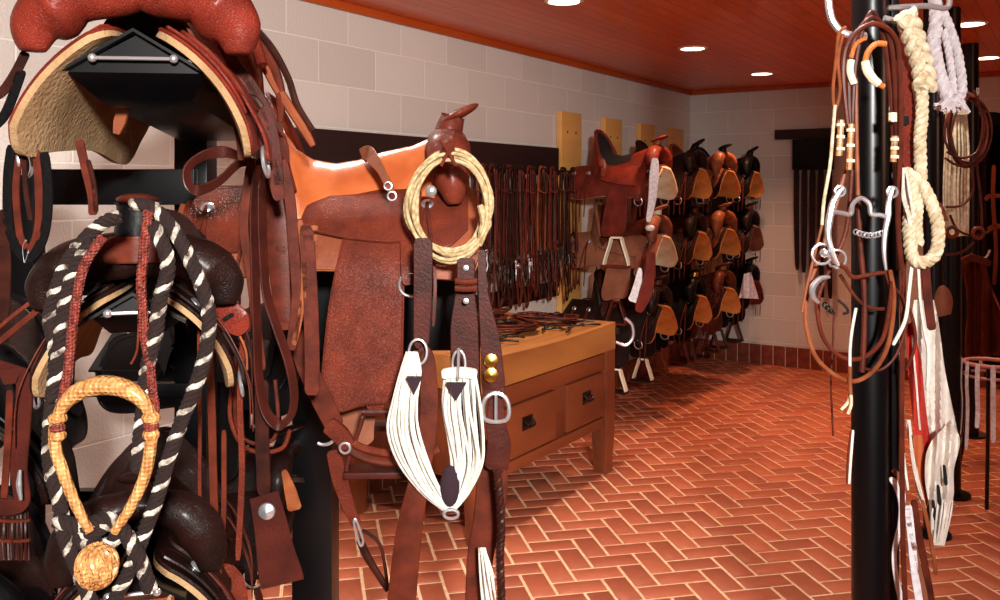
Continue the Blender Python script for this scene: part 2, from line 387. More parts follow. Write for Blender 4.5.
for x_, y_ in ((-2.07, 2.1), (-.5, 3.78), (-.5, 2.1)):
    downlight(x_, y_, 'round recessed ceiling light beyond the top edge of the picture', 1.1 if x_ < -1 else .4, (1, .9, .8), 130)
# ------------------------------------------------------------------ saddles
_arc = [(.02, 0.0)]; _nrm = []
for i in range(400):
    s = i*.002; ph = R(28+(85-28)*min(1, s/.30)**1.1); _nrm.append((math.sin(ph), math.cos(ph)))
    y, z = _arc[-1]; _arc.append((y+math.cos(ph)*.002, z-math.sin(ph)*.002))
def arcf(k, side, flare=0):
    def fn(x, s, off):
        q = max(0, min(398, s/.002)); i = int(q); f = q-i
        y = _arc[i][0]*(1-f)+_arc[i+1][0]*f; z = _arc[i][1]*(1-f)+_arc[i+1][1]*f; n = _nrm[i]
        off += flare*max(0, x-.2)**2*12*s
        return Vector((x*k, side*(y+n[0]*off)*k, (z+n[1]*off)*k))
    return fn
def make_saddle(name, label, loc, rz, k=1.0, body='tooled', seat='seat', fleece='fleece', skirt=None, fork=1.0, horn='leather', horn_tilt=.35, hornr=.03,
                fender=True, fender_len=.40, stirrup='horn_white', stirrup_z=None, detail=True, group=None, seatcover=None, cat='saddle', lining_w=.012,
                strings=True, roll=True, horn_cap=None, rear=-.37, jock=True, cant=.20, flare=.5, fkz=0, fx=0, stx=.045, sts=1.0, fdx=0, hl=0):
    t = thing(name, label, cat, loc, rz, group, world=False)
    skirt = skirt or body
    for sd in (1, -1):
        fn = arcf(k, sd, flare)
        top = [(rear+.02, .06), (rear+.05, .02), (-.2, .012), (0, .012), (.2, .012), (.27+fx, .02), (.30+fx, .05)]
        bot = [(rear+.02, .20), (rear+.055, .265), (rear+.13, .285), (-.05, .262), (.15, .272), (.26+fx, .285), (.30+fx, .24)]
        sk = MB().panel(top, bot, fn, 36, 12, .006, .008, bead=.0045).build('skirt', skirt, t)
        topf = [(a-.004*(a < 0)+.004*(a > 0), b) for a, b in top]; botf = [(a-.005*(a < 0)+.005*(a > 0), b+.005) for a, b in bot]
        MB().panel(topf, botf, fn, 36, 12, lining_w, .008-lining_w).build('fleece_lining', fleece, sk)
        if jock:
            MB().panel([(rear+.035, .10), (rear+.06, .05), (-.25, .03), (-.17, .03), (-.13, .05)], [(rear+.035, .155), (rear+.06, .205), (-.25, .225), (-.17, .205), (-.13, .15)], fn, 20, 8, .005, .016, bead=.004).build('rear_jockey', body, t)
        j = MB().panel([(-.12, .07), (-.10, .03), (.0, .03), (.10, .03), (.19, .03), (.215, .05)], [(-.12, .11), (-.10, .155), (.0, .185), (.10, .20), (.18, .20), (.215, .17)], fn, 28, 10, .007, .026, bead=.005)
        j.build('seat_jockey', body, t)
        MB().panel([(.222, .03), (.25, .022), (.275+fx, .03)], [(.222, .19), (.25+fx*.5, .215), (.275+fx, .17)], fn, 16, 10, .006, .018, bead=.0035).build('front_jockey', body, t)
        if fender:
            zb = .17+fender_len
            A = [(-.0, .14), (-.015, .22), (-.04, .36), (-.055, zb-.06), (-.05, zb-.012), (-.03, zb), (.0, zb-.004)]; A = [(a+fdx, b) for a, b in A]
            B = [(.13, .14), (.135, .22), (.135, .36), (.13, zb-.06), (.115, zb-.03), (.09, zb-.02), (.05, zb-.02)]; B = [(a+fdx, b) for a, b in B]
            if fender == 'narrow': B = [(a-.02, b) for a, b in B]
            MB().panel(A, B, fn, 26, 10, .006, .017, bead=.0042).build('fender', body, t)
            sz = stirrup_z or zb+.03
            y0 = _arc[250][0]+.006
            MB().strap([(stx*k, sd*y0*k, -.30*k), (stx*k, sd*y0*k, -(sz-.09)*k)], .055*k, .008, hint=Vector((0, 1, 0))).build('stirrup_leather', body, t)
            # stirrup: bell frame and tread
            c = Vector((stx*k, sd*y0*k, -(sz-.09)*k)); mb = MB()
            U = [c+Vector((dx, 0, dz))*k*sts for dx, dz in ((-.028, .0), (-.035, -.03), (-.052, -.08), (-.066, -.125), (-.066, -.140))]
            V = [Vector((2*c.x-p.x, p.y, p.z)) for p in U]
            mb.strap(U, .045*k, .009, hint=Vector((1, 0, 0))); mb.strap(V, .045*k, .009, hint=Vector((1, 0, 0)))
            mb.tube([U[0]-Vector((.004, 0, 0)), V[0]+Vector((.004, 0, 0))], .008*k, n=4, raw=False)
            st = mb.build('stirrup', stirrup, t)
            MB().box(c+Vector((0, 0, -.142*k*sts)), (.145*k*sts, .075*k, .016*k), bev=.005).build('tread', stirrup if stirrup != 'horn_white' else body, st)
        # cinch ring, latigo, conchos, strings
        rp = [fn(.20, .30, .03)]
        if detail:
            rg = MB().torus(fn(.20, .30, .03), .028*k, .0035*k, nrm=(0, 1, .15)).build('rigging_ring', 'chrome', t)
            lt = MB().strap([fn(.19, .15, .03), fn(.195, .25, .036), fn(.20, .30, .038)], .04*k, .006, hint=Vector((0, sd, .3))).build('rigging_strap', body, t)
        if strings:
            for (cx, cs) in ((.235, .10), (-.20, .11), (-.31, .11)):
                p = fn(cx, cs, .028); n = (fn(cx, cs, .05)-p).normalized()
                MB().lathe([(.016*k, 0), (.016*k, .002), (.011*k, .006), (0, .007)], p-n*.002, n).build('concho', 'chrome', t)
                if detail:
                    for dx in (-.006, .01):
                        MB().strap([p+n*.006, fn(cx+dx, cs+.08, .034)+n*.004, fn(cx+dx*2.4, cs+.19, .04)+n*.006, fn(cx+dx*2, cs+.30, .04)+n*.002], .008*k, .0022, hint=Vector((0, sd, .2))).build('saddle_string', 'strap', t)
    # seat surface
    st = [(.205+fx*.8, .120+fkz, .10, .0, 0), (.16+fx*.5, .112, .09, .0, 0), (.11, .095, .095, .0, 0), (.05, .075, .12, .0, 0), (-.01, .065, .145, .0, .0), (-.07, .075, .155, .01, .015), (-.12, .105, .16, .035, .045), (-.165, .165, .162, .07, .075), (-.19, cant, .162, .10, .10)]
    st2 = []
    for i in range(len(st)*4-3):
        q = i/4; a = int(q); f = q-a; b_ = min(a+1, len(st)-1)
        f = f*f*(3-2*f)*.3+f*.7; st2.append([st[a][m]*(1-f)+st[b_][m]*f for m in range(5)])
    rows = []; W = 14
    for (x, zc, wy, sweep, zs) in st2:
        i0 = min(range(120), key=lambda i: abs(_arc[i][0]-wy)); zedge = _arc[i0][1]+.034+zs
        r = []
        for q in range(-W, W+1):
            u = q/W; e = 1.8 if x > -.1 else 2.6
            r.append(Vector(((x+sweep*u*u)*k, u*wy*k, (zc+(zedge-zc)*abs(u)**e)*k)))
        rows.append(r)
    mb = MB().grid(rows)
    sr = [[p+Vector((0, 0, -.012*k)) for p in r] for r in rows]; mb.grid(sr)
    mb.grid([rows[0], sr[0]]); mb.grid([[r[0] for r in rows], [r[0] for r in sr]]); mb.grid([[r[-1] for r in rows], [r[-1] for r in sr]])
    mb.build('seat', seat, t, 60)
    if seatcover:
        cr = [[p+Vector((0, 0, .006*k)) for p in r[5:-5]] for r in rows[10:-1]]
        MB().grid(cr).build('seat_pad', seatcover, t, 60)
    # cantle: back board and rolled edge
    last = rows[-1]
    back = [[p+Vector((-.006*k, 0, 0)) for p in last]]
    for f in (.33, .66, 1):
        back.append([Vector((p.x-(.012+.03*f)*k, p.y*(1+.02*f), p.z*(1-f)+(-.0*k+arcz(abs(p.y)/k)*k+.02*k)*f)) for p in last])
    ct = MB().grid(back).build('cantle', body, t, 60)
    if roll: MB().tube([p+Vector((-.004*k, 0, .002*k)) for p in last], .013*k, raw=True, seg=8).build('cantle_roll', body, ct)
    # fork (swells) with gullet
    F = fork
    half = [(.262, .135+.16*(F-1), -.04), (.258, .134+.15*(F-1), .0), (.250, .118+.12*(F-1), .045), (.245, .085+.1*(F-1), .085+.02*(F-1)), (.24, .04, .105)]
    half = [(x+fx*.7, y, z+fkz*max(0, min(1, z/.1))) for x, y, z in half]
    pts = [Vector((x, y, z))*k for x, y, z in half]+[Vector((.24+fx*.7, 0, .113+fkz))*k]+[Vector((x, -y, z))*k for x, y, z in half[::-1]]
    rr = [.022, .036*F, .046*F, .040*F, .028*F**2.4, .026*F**2.4, .028*F**2.4, .040*F, .046*F, .036*F, .022]; rr = [q*k for q in rr]
    rx = [.014, .030, .046*F, .046*F, .04, .04, .04, .046*F, .046*F, .030, .014]; rx = [q*k*(1+fx*4) for q in rx]
    MB().tube(pts, rr, n=60, seg=18, ry=rx, hint=Vector((1, 0, 0))).build('fork', body, t, 70)
    if hl:
        MB().panel([(-.075, 0), (-.07, .03), (-.05, .052)], [(.075, 0), (.07, .03), (.05, .052)], lambda x, s_, off: Vector(((.24+fx)*k+(.052+off)*k-abs(x)*.25*k, x*k, (.060+s_)*k)), 16, 12, .012, 0, bead=.003).build('fork_plate', 'leather', t)
    # horn
    b0 = Vector((.235+fx*.8, 0, .12+fkz))*k; ax = Vector((horn_tilt*.6, 0, 1)).normalized(); tp = b0+ax*(.052+hl)*k
    hn = MB().tube([b0-ax*.02*k, b0+ax*.02*k, b0+ax*(.05+hl*.8)*k, tp], [.038*k, hornr*.95*k, hornr*.8*k, hornr*.9*k], seg=18, n=14).build('horn', horn, t, 60)
    cax = Vector((-horn_tilt*1.0, 0, 1)).normalized(); q = cax.rotation_difference(UP).inverted().to_matrix()
    MB().ell(tp+Vector((.014*k, 0, .006*k)), (.06*k, .044*k, .013*k), q, 24, 10).build('horn_cap', horn_cap or body, hn, 60)
    return t
def arcz(y):
    i = min(range(120), key=lambda i: abs(_arc[i][0]-y)); return _arc[i][1]
def rack_arm(mb_parent, loc, rz, L0, L1, w=.15, drop=.09, rod=True):
    """bent steel saddle arm; local x from L0 to L1"""
    Q = Matrix.Rotation(rz, 3, 'Z'); loc = Vector(loc); g = lambda x, y, z: loc+Q @ Vector((x, y, z))
    vs = []; th = .004
    for x in (L0, L1):
        vs += [g(x, -w, -drop), g(x, 0, 0), g(x, w, -drop), g(x, w, -drop-th*1.5), g(x, 0, -th*1.5), g(x, -w, -drop-th*1.5)]
    fs = [[0, 1, 7, 6], [1, 2, 8, 7], [2, 3, 9, 8], [3, 4, 10, 9], [4, 5, 11, 10], [5, 0, 6, 11], [0, 5, 4, 1], [1, 4, 3, 2], [6, 7, 10, 11], [7, 8, 9, 10]]
    mb = MB().add(vs, fs, False)
    v2 = [g(L0, -w*.62, -drop-.07), g(L0, w*.62, -drop-.07), g(L0, w*.8, -drop*.85), g(L0, -w*.8, -drop*.85), g(L1-.08, -w*.55, -drop-.03), g(L1-.08, w*.55, -drop-.03), g(L1-.02, w*.8, -drop*.85), g(L1-.02, -w*.8, -drop*.85)]  # added dark body closing the open arm, standing in for its shaded underside
    mb.add(v2, [[0, 3, 2, 1], [4, 5, 6, 7], [0, 1, 5, 4], [1, 2, 6, 5], [2, 3, 7, 6], [3, 0, 4, 7]], False)
    vm = [g(L1-.02, -w*.8, -drop*.85), g(L1-.02, w*.8, -drop*.85), g(L1-.02, 0, -.01)]; mb.add(vm, [[0, 1, 2]], False)  # added end plate that blackens the shaded mouth of the arm
    a = mb.build('saddle_arm', 'steel', mb_parent)
    if rod:
        r = MB().tube([g(L1-.002, -w*.46, -drop*.46-.012), g(L1-.002, w*.46, -drop*.46-.012)], .0035, n=3, seg=8)
        r.ell(g(L1-.002, -w*.46, -drop*.46-.012), (.008,)*3).ell(g(L1-.002, w*.46, -drop*.46-.012), (.008,)*3)
        r.build('end_rod', 'chrome', a)
    return a
A_CAM = R(-57)      # a saddle pointing at the viewer
# main saddle
A_MAIN = R(35)
ml = P(340, 0, 2.35); ml.z = 1.535
main = make_saddle('western_saddle', 'large tooled reddish saddle seen side on with smooth orange seat, rope coil on its fork', ml, A_MAIN, 1.0, body='tooled', skirt='skirt_tan', seat='seat', stirrup='darkpurple', fender_len=.43, fdx=.045, stx=.115, fx=.06, horn='tooled', horn_tilt=.5, hornr=.038, fleece='fleece_warmlit', flare=0, fkz=.02, rear=-.40, cant=.24)
sA = P(130, 0, 1.62); sA.z = 1.53+(190-28)/891*1.55
# front face of a camera-facing saddle sits .30 ahead of its centre
def col_saddle(z, rz, *a, **kw):
    c = P(132, 0, 1.56)-Vector((math.cos(rz), math.sin(rz), 0))*.29; c.z = z; return make_saddle('western_saddle', a[0], c-0*FWD, rz, *a[1:], **kw)
z1 = EYE+.285; z2 = EYE-.180; z3 = EYE-.675
col_saddle(z1, R(-51), 'red swell-fork saddle at top left facing forward, cream fleece under its wide skirts', 1.0, body='tooled_red', seat='leather', fleece='fleece', fork=1.26, fkz=-.03, fender=False, strings=False, lining_w=.012, cant=.19)
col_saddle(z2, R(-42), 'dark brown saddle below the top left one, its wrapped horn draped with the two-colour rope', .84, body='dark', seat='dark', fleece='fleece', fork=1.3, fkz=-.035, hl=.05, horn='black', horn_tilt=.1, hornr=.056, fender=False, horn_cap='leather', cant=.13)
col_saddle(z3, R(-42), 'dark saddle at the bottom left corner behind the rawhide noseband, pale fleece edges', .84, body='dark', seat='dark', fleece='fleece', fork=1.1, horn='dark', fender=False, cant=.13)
# ------------------------------------------------------------------ steel saddle stand
so = P(240, 0, 2.9); so.z = 0
stand = thing('saddle_stand', 'black steel saddle stand carrying the saddles at the left', 'saddle rack', so)
for z, rz in ((z1, R(-51)), (z2, R(-42)), (z3, R(-42))):
    cb_ = P(132, 0, 1.56)-Vector((math.cos(rz), math.sin(rz), 0))*.29; rack_arm(stand, (cb_.x, cb_.y, z), rz, -.42, .285, *((.15, .09) if z == z1 else (.088, .052)))
rack_arm(stand, ml, A_MAIN, -.36, .26, w=.14, drop=.085, rod=False)
def post(px, d, w, z0, z1_, par, nm='post'):
    p = P(px, 0, d); mb = MB().box((p.x, p.y, (z0+z1_)/2), (w, w, z1_-z0), Matrix.Rotation(R(33), 3, 'Z'), bev=.004)
    return mb.build(nm, 'steel', par)

extra = [(P(222, 0, 2.85), 1.07, R(30), 'added black saddle filling the dark below the large saddle, behind the bundle of reins', 'black'),  # saddles added as dark filler behind and left of the stand
         (P(215, 0, 2.85), .60, R(30), 'added dark saddle filling the dark lowest behind the stirrup with the silver concho', 'dark'),
         (P(-25, 0, 1.95), 1.12, R(-40), 'added black saddle darkening mid height, cut off by the left edge', 'black'),
         (P(-30, 0, 1.95), .66, R(-40), 'added black saddle darkening low down, cut off by the left edge', 'black')]
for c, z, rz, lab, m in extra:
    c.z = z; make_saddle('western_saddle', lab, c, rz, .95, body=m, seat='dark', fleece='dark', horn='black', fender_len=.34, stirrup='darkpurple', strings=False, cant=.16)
    rack_arm(stand, c, rz, -.36, .24, rod=False)
post(196, 2.35, .085, 0, 1.86, stand); post(316, 2.95, .13, 0, 1.46, stand)
MB().box(P(385, 305, 2.55), (.46, .02, .26), Matrix.Rotation(A_MAIN, 3, 'Z'), bev=.003).build('gusset_plate', 'steel', stand)
for (xa, ya, xb, yb, d) in ((30, 187, 196, 187, 2.25), (60, 288, 150, 288, 2.2), (20, 390, 196, 388, 2.3), (196, 330, 316, 330, 2.7), (30, 500, 200, 492, 2.3)):
    a, b = P(xa, ya, d), P(xb, yb, d+(.2 if xb > 200 else 0)); hh = .09 if ya < 200 else .035
    MB().box((a+b)/2, ((b-a).length, .03, hh), Matrix.Rotation(R(33), 3, 'Z'), bev=.003).build('cross_bar', 'steel', stand)
post(28, 2.25, .06, 0, 1.62, stand)
pp = P(316, 0, 2.95); MB().box((pp.x, pp.y, .01), (.4, .4, .02), Matrix.Rotation(R(33), 3, 'Z'), bev=.003).build('base_plate', 'steel', stand)
pp = P(196, 0, 2.35); MB().box((pp.x, pp.y, .01), (.4, .4, .02), Matrix.Rotation(R(33), 3, 'Z'), bev=.003).build('base_plate', 'steel', stand)

# ------------------------------------------------------------------ wall rack: pine boards, arms, twelve saddles
BY = [5.47, 6.14, 6.78, 7.42]; LV = [1.69, 1.235, .775]
wl = ['nearest', 'second', 'third', 'farthest']
for i, y in enumerate(BY):
    b = thing('saddle_rack_board', ['wide pale pine board with two bolts behind the nearest wall saddle', 'second pine board from the near end, its top above the black suede seat',
              'narrow strip of pine board behind the third column of wall saddles', 'last pine board on the left wall, nearest the back corner'][i], 'saddle rack board', (X0, y, .2), group='pine saddle rack boards')
    MB().box((X0+.024, y, 1.135), (.04, .29, 1.87), bev=.004).build('board', 'pine', b)
    for zz in (1.93, 1.5):
        for dy in (-.06, .06): MB().lathe([(.011, 0), (.010, .004), (0, .006)], (X0+.04, y+dy, zz), (1, 0, 0)).build('bolt', 'iron', b)
    for z in LV:
        rack_arm(b, (X0+.04+.42, y, z), 0, -.415, .20, w=.13, drop=.08, rod=False)
G = 'western saddles racked on the left wall'
def ws(i, j, label, **kw):
    k = kw.pop('k', 1.0); dz = kw.pop('dz', 0); dr = kw.pop('dr', 0)
    return make_saddle('western_saddle', label, (X0+.44, BY[i], LV[j]+dz), R(dr), k, group=G, **kw)
ws(0, 0, 'reddish saddle with black suede seat nearest on the left wall, pale stirrup, top tier', body='tooled_red', seat='tooled_red', seatcover='suede', fleece='fleece_white', fender='narrow', fender_len=.36, stirrup='horn_white', horn='tanstrap', cant=.24, sts=1.3)
ws(0, 1, 'tan saddle on the middle tier just right of the workbench, pinkish skirt', body='oldtan', seat='leather', fleece='fleece_white', fender_len=.32, stirrup='leather', horn='horn_white', skirt='oldtan')
ws(0, 2, 'dark saddle low on the wall right beside the workbench end, warm-lit lining', body='dark', seat='darkpurple', fleece='fleece_warmlit', fender_len=.30, stirrup='horn_white')
ws(1, 0, 'dark saddle with tall black horn, second in the top tier', body='dark', seat='dark', fleece='fleece_warmlit', horn='black', horn_cap='black', fender_len=.34, stirrup='dark', horn_tilt=.6)
ws(1, 1, 'dark brown saddle in the middle tier, second from the workbench', body='dark', seat='leather', fleece='fleece_warmlit', horn='leather', fender_len=.32, stirrup='dark', cant=.2)
ws(1, 2, 'dark saddle in the bottom tier, second from the workbench', body='black', seat='dark', fleece='fleece_warmlit', horn='brass', fender_len=.28, stirrup='leather', cant=.2)
ws(2, 0, 'saddle with orange swells and black-capped horn, third in the top tier', body='tanstrap', seat='leather', skirt='dark', fleece='fleece_warmlit', horn='black', horn_cap='black', fork=1.1, fender=False, dr=-6)
ws(2, 1, 'saddle with glossy orange fork, third in the middle tier', body='tanstrap', seat='leather', skirt='dark', fleece='fleece_warmlit', horn='tanstrap', fork=1.1, fender_len=.34, stirrup='dark', dr=-6)
ws(2, 2, 'saddle with brown leather fender, third in the bottom tier', body='leather', seat='leather', skirt='dark', fleece='fleece_warmlit', horn='tanstrap', fender_len=.30, stirrup='leather', dr=-6)
ws(3, 0, 'black saddle with upswept horn in the back corner, top tier', body='black', seat='black', fleece='fleece_warmlit', horn='black', horn_cap='black', fender_len=.36, stirrup='black', horn_tilt=.6)
ws(3, 1, 'dark saddle in the back corner, middle tier', body='dark', seat='dark', fleece='oldtan', horn='tanstrap', fender_len=.32, stirrup='black', cant=.2)
ws(3, 2, 'black saddle in the back corner, bottom tier, under a white cloth', body='black', seat='dark', fleece='tooled_red', horn='black', fender_len=.30, stirrup='dark', cant=.2)

# ------------------------------------------------------------------ workbench
def bench():
    xa, xb, ya, yb, zt = -2.93, -2.12, 3.12, 4.42, .81
    t = thing('workbench', 'old butcher-block workbench with drawers against the left wall', 'workbench', (xb-.4, (ya+yb)/2, 0))
    rows = []; nx, ny = 8, 24
    for i in range(nx+1):
        r = []
        for j in range(ny+1):
            u, v = i/nx, j/ny; dip = .016*math.sin(math.pi*v)*(.3+.7*u)
            r.append(Vector((xa+(xb-xa)*u, ya+(yb-ya)*v, zt-dip)))
        rows.append(r)
    mb = MB().grid(rows); bz = zt-.145
    def skirt(edge): mb.grid([edge, [Vector((p.x, p.y, bz)) for p in edge]])
    skirt([r[0] for r in rows]); skirt([r[-1] for r in rows]); skirt(rows[0]); skirt(rows[-1])
    mb.add([(xa, ya, bz), (xb, ya, bz), (xb, yb, bz), (xa, yb, bz)], [[0, 3, 2, 1]]); mb.build('worktop', 'butcher', t, 30)
    for y in (ya+.02, yb+.003):
        MB().box((xb-.05, y, zt-.05), (.14, .012, .035), bev=.003).build('iron_strap', 'iron', t)
    xf = xb-.035
    MB().box(((xa+xf)/2, (ya+yb)/2, (bz+.27)/2+.135-.137+.0), (xf-xa-.02, yb-ya-.10, bz-.27-.006), bev=.004).build('carcass', 'bench', t) if 0 else None
    c = MB().box(((xa+xf)/2, (ya+yb)/2, (bz-.012+.26)/2), (xf-xa, yb-ya-.12, bz-.012-.26), bev=.003); c.build('carcass', 'bench', t)
    # face frame rails
    MB().box((xf+.008, (ya+yb)/2, bz-.055), (.022, yb-ya-.12, .085), bev=.003).build('apron', 'bench', t)
    MB().box((xf+.008, (ya+yb)/2, .285), (.022, yb-ya-.12, .05), bev=.003).build('bottom_rail', 'bench', t)
    for (y0, y1, nm) in ((3.90, 4.30, 0), (3.24, 3.78, 1)):
        zc, hh = .44, .235
        d = MB().box((xf+.012, (y0+y1)/2, zc), (.026, y1-y0, hh), bev=.006); dr = d.build('drawer', 'bench', t)
        ym = (y0+y1)/2
        mb = MB().box((xf+.027, ym, zc+.02), (.006, .085, .062), bev=.002)
        mb.tube([(xf+.03, ym-.034, zc+.035), (xf+.05, ym-.028, zc+.012), (xf+.052, ym, zc+.006), (xf+.05, ym+.028, zc+.012), (xf+.03, ym+.034, zc+.035)], .006)
        mb.build('drawer_pull', 'steel', dr)
    for (x, y) in ((xb-.05, yb-.05), (xb-.05, ya+.05), (xa+.05, yb-.05), (xa+.05, ya+.05)):
        vs = []; 
        for z, w in ((0, .036), (.12, .042), (.25, .048), (bz-.002, .048)):
            vs += [(x-w, y-w, z), (x+w, y-w, z), (x+w, y+w, z), (x-w, y+w, z)]
        fs = [[k*4+q, k*4+(q+1) % 4, k*4+4+(q+1) % 4, k*4+4+q] for k in range(3) for q in range(4)]+[[3, 2, 1, 0], [12, 13, 14, 15]]
        MB().add(vs, fs, False).build('leg', 'bench', t)
bench()
# ------------------------------------------------------------------ bits and straps lying on the bench
random.seed(11)
def bit_shape(mb, c, rz, s=1, flat=True):
    """a curb bit lying down or hanging: two shanks, a ported mouthpiece, two rings"""
    Q = Matrix.Rotation(rz, 3, 'Z') @ (Matrix.Identity(3) if flat else Matrix.Rotation(R(90), 3, 'X')); g = lambda x, y, z=0: Vector(c)+Q @ Vector((x*s, y*s, z*s))
    for sx in (-1, 1):
        mb.tube([g(sx*.062, .05), g(sx*.066, .02), g(sx*.062, 0), g(sx*.07, -.04, .004), g(sx*.058, -.09)], .0055*s, n=14, seg=6)
        nz = Q @ Vector((0, 0, 1))
        mb.torus(g(sx*.062, .062), .013*s, .0035*s, nrm=nz, n=14, seg=6) if abs(nz.z) < .9 else mb.tube([g(sx*.062+.013*math.cos(a), .062+.013*math.sin(a)) for a in [i*math.pi/6 for i in range(12)]], .0035*s, raw=True, closed=True, seg=6)
    mb.tube([g(-.062, 0), g(-.03, 0), g(-.02, .03), g(0, .042), g(.02, .03), g(.03, 0), g(.062, 0)], .0055*s, n=24, seg=6)
def curls(c, rx, ry, n, z0):
    pts = []; a = random.uniform(0, 6.28)
    for i in range(n):
        a += random.uniform(.7, 1.2); q = random.uniform(.45, 1)
        pts.append(Vector((c[0]+rx*q*math.cos(a), c[1]+ry*q*math.sin(a), z0+random.uniform(0, .016))))
    return pts
bl = [('loose brown bridle straps coiled on the near end of the workbench', 'bridle'), ('loose bridle straps heaped at the middle of the workbench', 'bridle'),
      ('loose bridle straps heaped at the far end of the workbench', 'bridle'), ('leather straps along the back edge of the workbench by the wall', 'bridle'), ('coil of dark straps behind the near heap on the workbench', 'bridle')]
for i, (cx, cy, rx, ry) in enumerate(((-2.50, 3.45, .20, .22), (-2.52, 3.85, .22, .22), (-2.45, 4.22, .2, .14), (-2.78, 4.05, .12, .30), (-2.75, 3.45, .14, .28))):
    t = thing('bridle', bl[i][0], 'bridle', (cx, cy, .8), group='bridles heaped on the workbench')
    for q in range(6):
        MB().strap(curls((cx, cy), rx, ry, 11, .803+.007*q), .022, .005, n=110, hint=Vector((0, 0, 1))).build('strap', ['darkstrap', 'strap', 'darkstrap', 'tooled_red', 'darkstrap', 'strap'][q], t)
    mb = MB(); bit_shape(mb, (cx+.03, cy, .852), random.uniform(0, 3)); mb.build('bit', 'iron', t)
for i, (cx, cy) in enumerate(((-2.33, 3.62), (-2.26, 4.02), (-2.25, 4.27))):
    mb = MB(); bit_shape(mb, (cx, cy, .812), [1.9, .4, 2.3][i]); tag(mb.build('bit', 'iron'), ['dark curb bit lying by itself near the front edge of the workbench', 'dark curb bit at the front edge of the strap heap on the bench', 'dark curb bit near the far front corner of the workbench'][i], 'bit', 'loose bits on the workbench')

# ------------------------------------------------------------------ left wall rail and hanging bridles
struct('trim_3', MB().box((X0+.022, 4.09, 1.725), (.04, 2.4, .18), bev=.004), 'darkwood')
struct('trim_4', MB().box((X0+.017, 4.35, .86), (.03, 1.85, .10), bev=.004), 'darkwood')
random.seed(21)
bz = 1.66
bn = 0
for i in range(30):
    y = (3.55+i*.13 if i < 5 else 4.14+(i-5)*.0465)+random.uniform(-.008, .008)
    x = X0+.085+(i % 3)*.04
    pass
    lab = 'leather bridle in the crowded row hanging from the dark rail on the left wall'
    if i == 29: lab = 'bridle hanging last in the wall row, against the wide pine board'
    t = thing('hanging_bridle', lab, 'bridle', (x, y, 1.0), group='bridles hung on the wall rail' if i < 29 else None)
    m1 = random.choice(['strap', 'darkstrap', 'tanstrap', 'strap', 'darkstrap', 'tooled_red']); m2 = random.choice(['darkstrap', 'strap', 'leather'])
    MB().tube([(X0+.04, y, bz), (x-.01, y, bz-.005), (x+.015, y, bz+.01)], .006, n=8).build('peg', 'iron', t)
    L_ = random.uniform(.45, .6); w = random.uniform(.03, .045)
    MB().strap([(x, y-w, bz-L_), (x, y-w*1.1, bz-.25), (x, y-w*.6, bz-.02), (x, y, bz+.014), (x, y+w*.6, bz-.02), (x, y+w*1.1, bz-.25), (x, y+w, bz-L_)], .016, .004, n=40, hint=Vector((1, 0, 0))).build('headstall', m1, t)
    MB().strap([(x+.004, y-w*1.1, bz-.13), (x+.025, y, bz-.15), (x+.004, y+w*1.1, bz-.13)], .014, .004, hint=Vector((0, 0, 1))).build('browband', m1, t)
    mb = MB(); bit_shape(mb, (x+.01, y, bz-L_-.05), R(90)+random.uniform(-.4, .4), .75, False); mb.build('bit', random.choice(['iron', 'chrome', 'iron']), t)
    for q in range(2):
        l2 = random.uniform(.70, .85)
        a = y+random.uniform(-.05, .05)
        MB().strap([(x+.012, y-w, bz-L_), (x+.02, a-.02, bz-l2+.1), (x+.02, a, bz-l2), (x+.02, a+.025, bz-l2+.1), (x+.02, y+random.uniform(-.02, .03), bz-.2), (x+.012, y+random.uniform(-.01, .02), bz-.01)], random.choice([.014, .022, .028]), .004, n=40, hint=Vector((1, .3, 0))).build('rein', m2, t)

# ------------------------------------------------------------------ tack hung in the foreground
CAMN = -FWD
def W(lst, d):
    return [P(q[0], q[1], q[2] if len(q) > 2 else d) for q in lst]
def pxs(par, name, m, lst, wpx, d, th=.004, hint=CAMN, n=None):
    w = [x*d/891 for x in wpx] if isinstance(wpx, (list, tuple)) else wpx*d/891
    return MB().strap(W(lst, d), w, th, n=n or max(16, len(lst)*8), hint=hint).build(name, m, par)
def pxt(par, name, m, lst, rpx, d, n=None, seg=8, closed=False):
    r = [x*d/891 for x in rpx] if isinstance(rpx, (list, tuple)) else rpx*d/891
    return MB().tube(W(lst, d), r, n=n or max(16, len(lst)*8), seg=seg, closed=closed).build(name, m, par)
def T(name, label, cat, px, py, d, group=None): return thing(name, label, cat, P(px, py, d), group=group)
# --- lariat on the main saddle's fork
lar = T('lariat', 'pale coiled lariat rope tied to the fork of the large saddle', 'rope', 450, 255, 2.08)
random.seed(5)
for q in range(9):
    cx, cy = 449+random.uniform(-2.5, 2.5), 204+random.uniform(-2, 3)+q*.5; kx, ky = 38+random.uniform(-4.5, 4.5), 50+random.uniform(-5, 5); ph = random.uniform(0, 6); dq = 2.115-.009*q
    mb = MB(); mb.tube([P(cx+(kx+1.5*math.sin(3*a+ph))*math.sin(a), cy-(ky+1.5*math.cos(2*a+ph))*math.cos(a), dq+.004*math.sin(a*2+ph)) for a in [i/48*2*math.pi for i in range(48)]], .0046, closed=True, raw=True, seg=8)
    mb.build('coil', 'rope', lar)
MB().ell(P(448, 152, 2.06), (.017, .016, .026)).tube(W([(440, 140), (447, 150), (456, 166)], 2.04), .004).tube(W([(455, 140), (448, 152), (441, 166)], 2.04), .004).build('tie_knot', 'tooled', lar)
pxt(lar, 'rope_end', 'rope', [(480, 205), (486, 222), (483, 232), (480, 246)], [3, 6, 5, 2], 2.05)
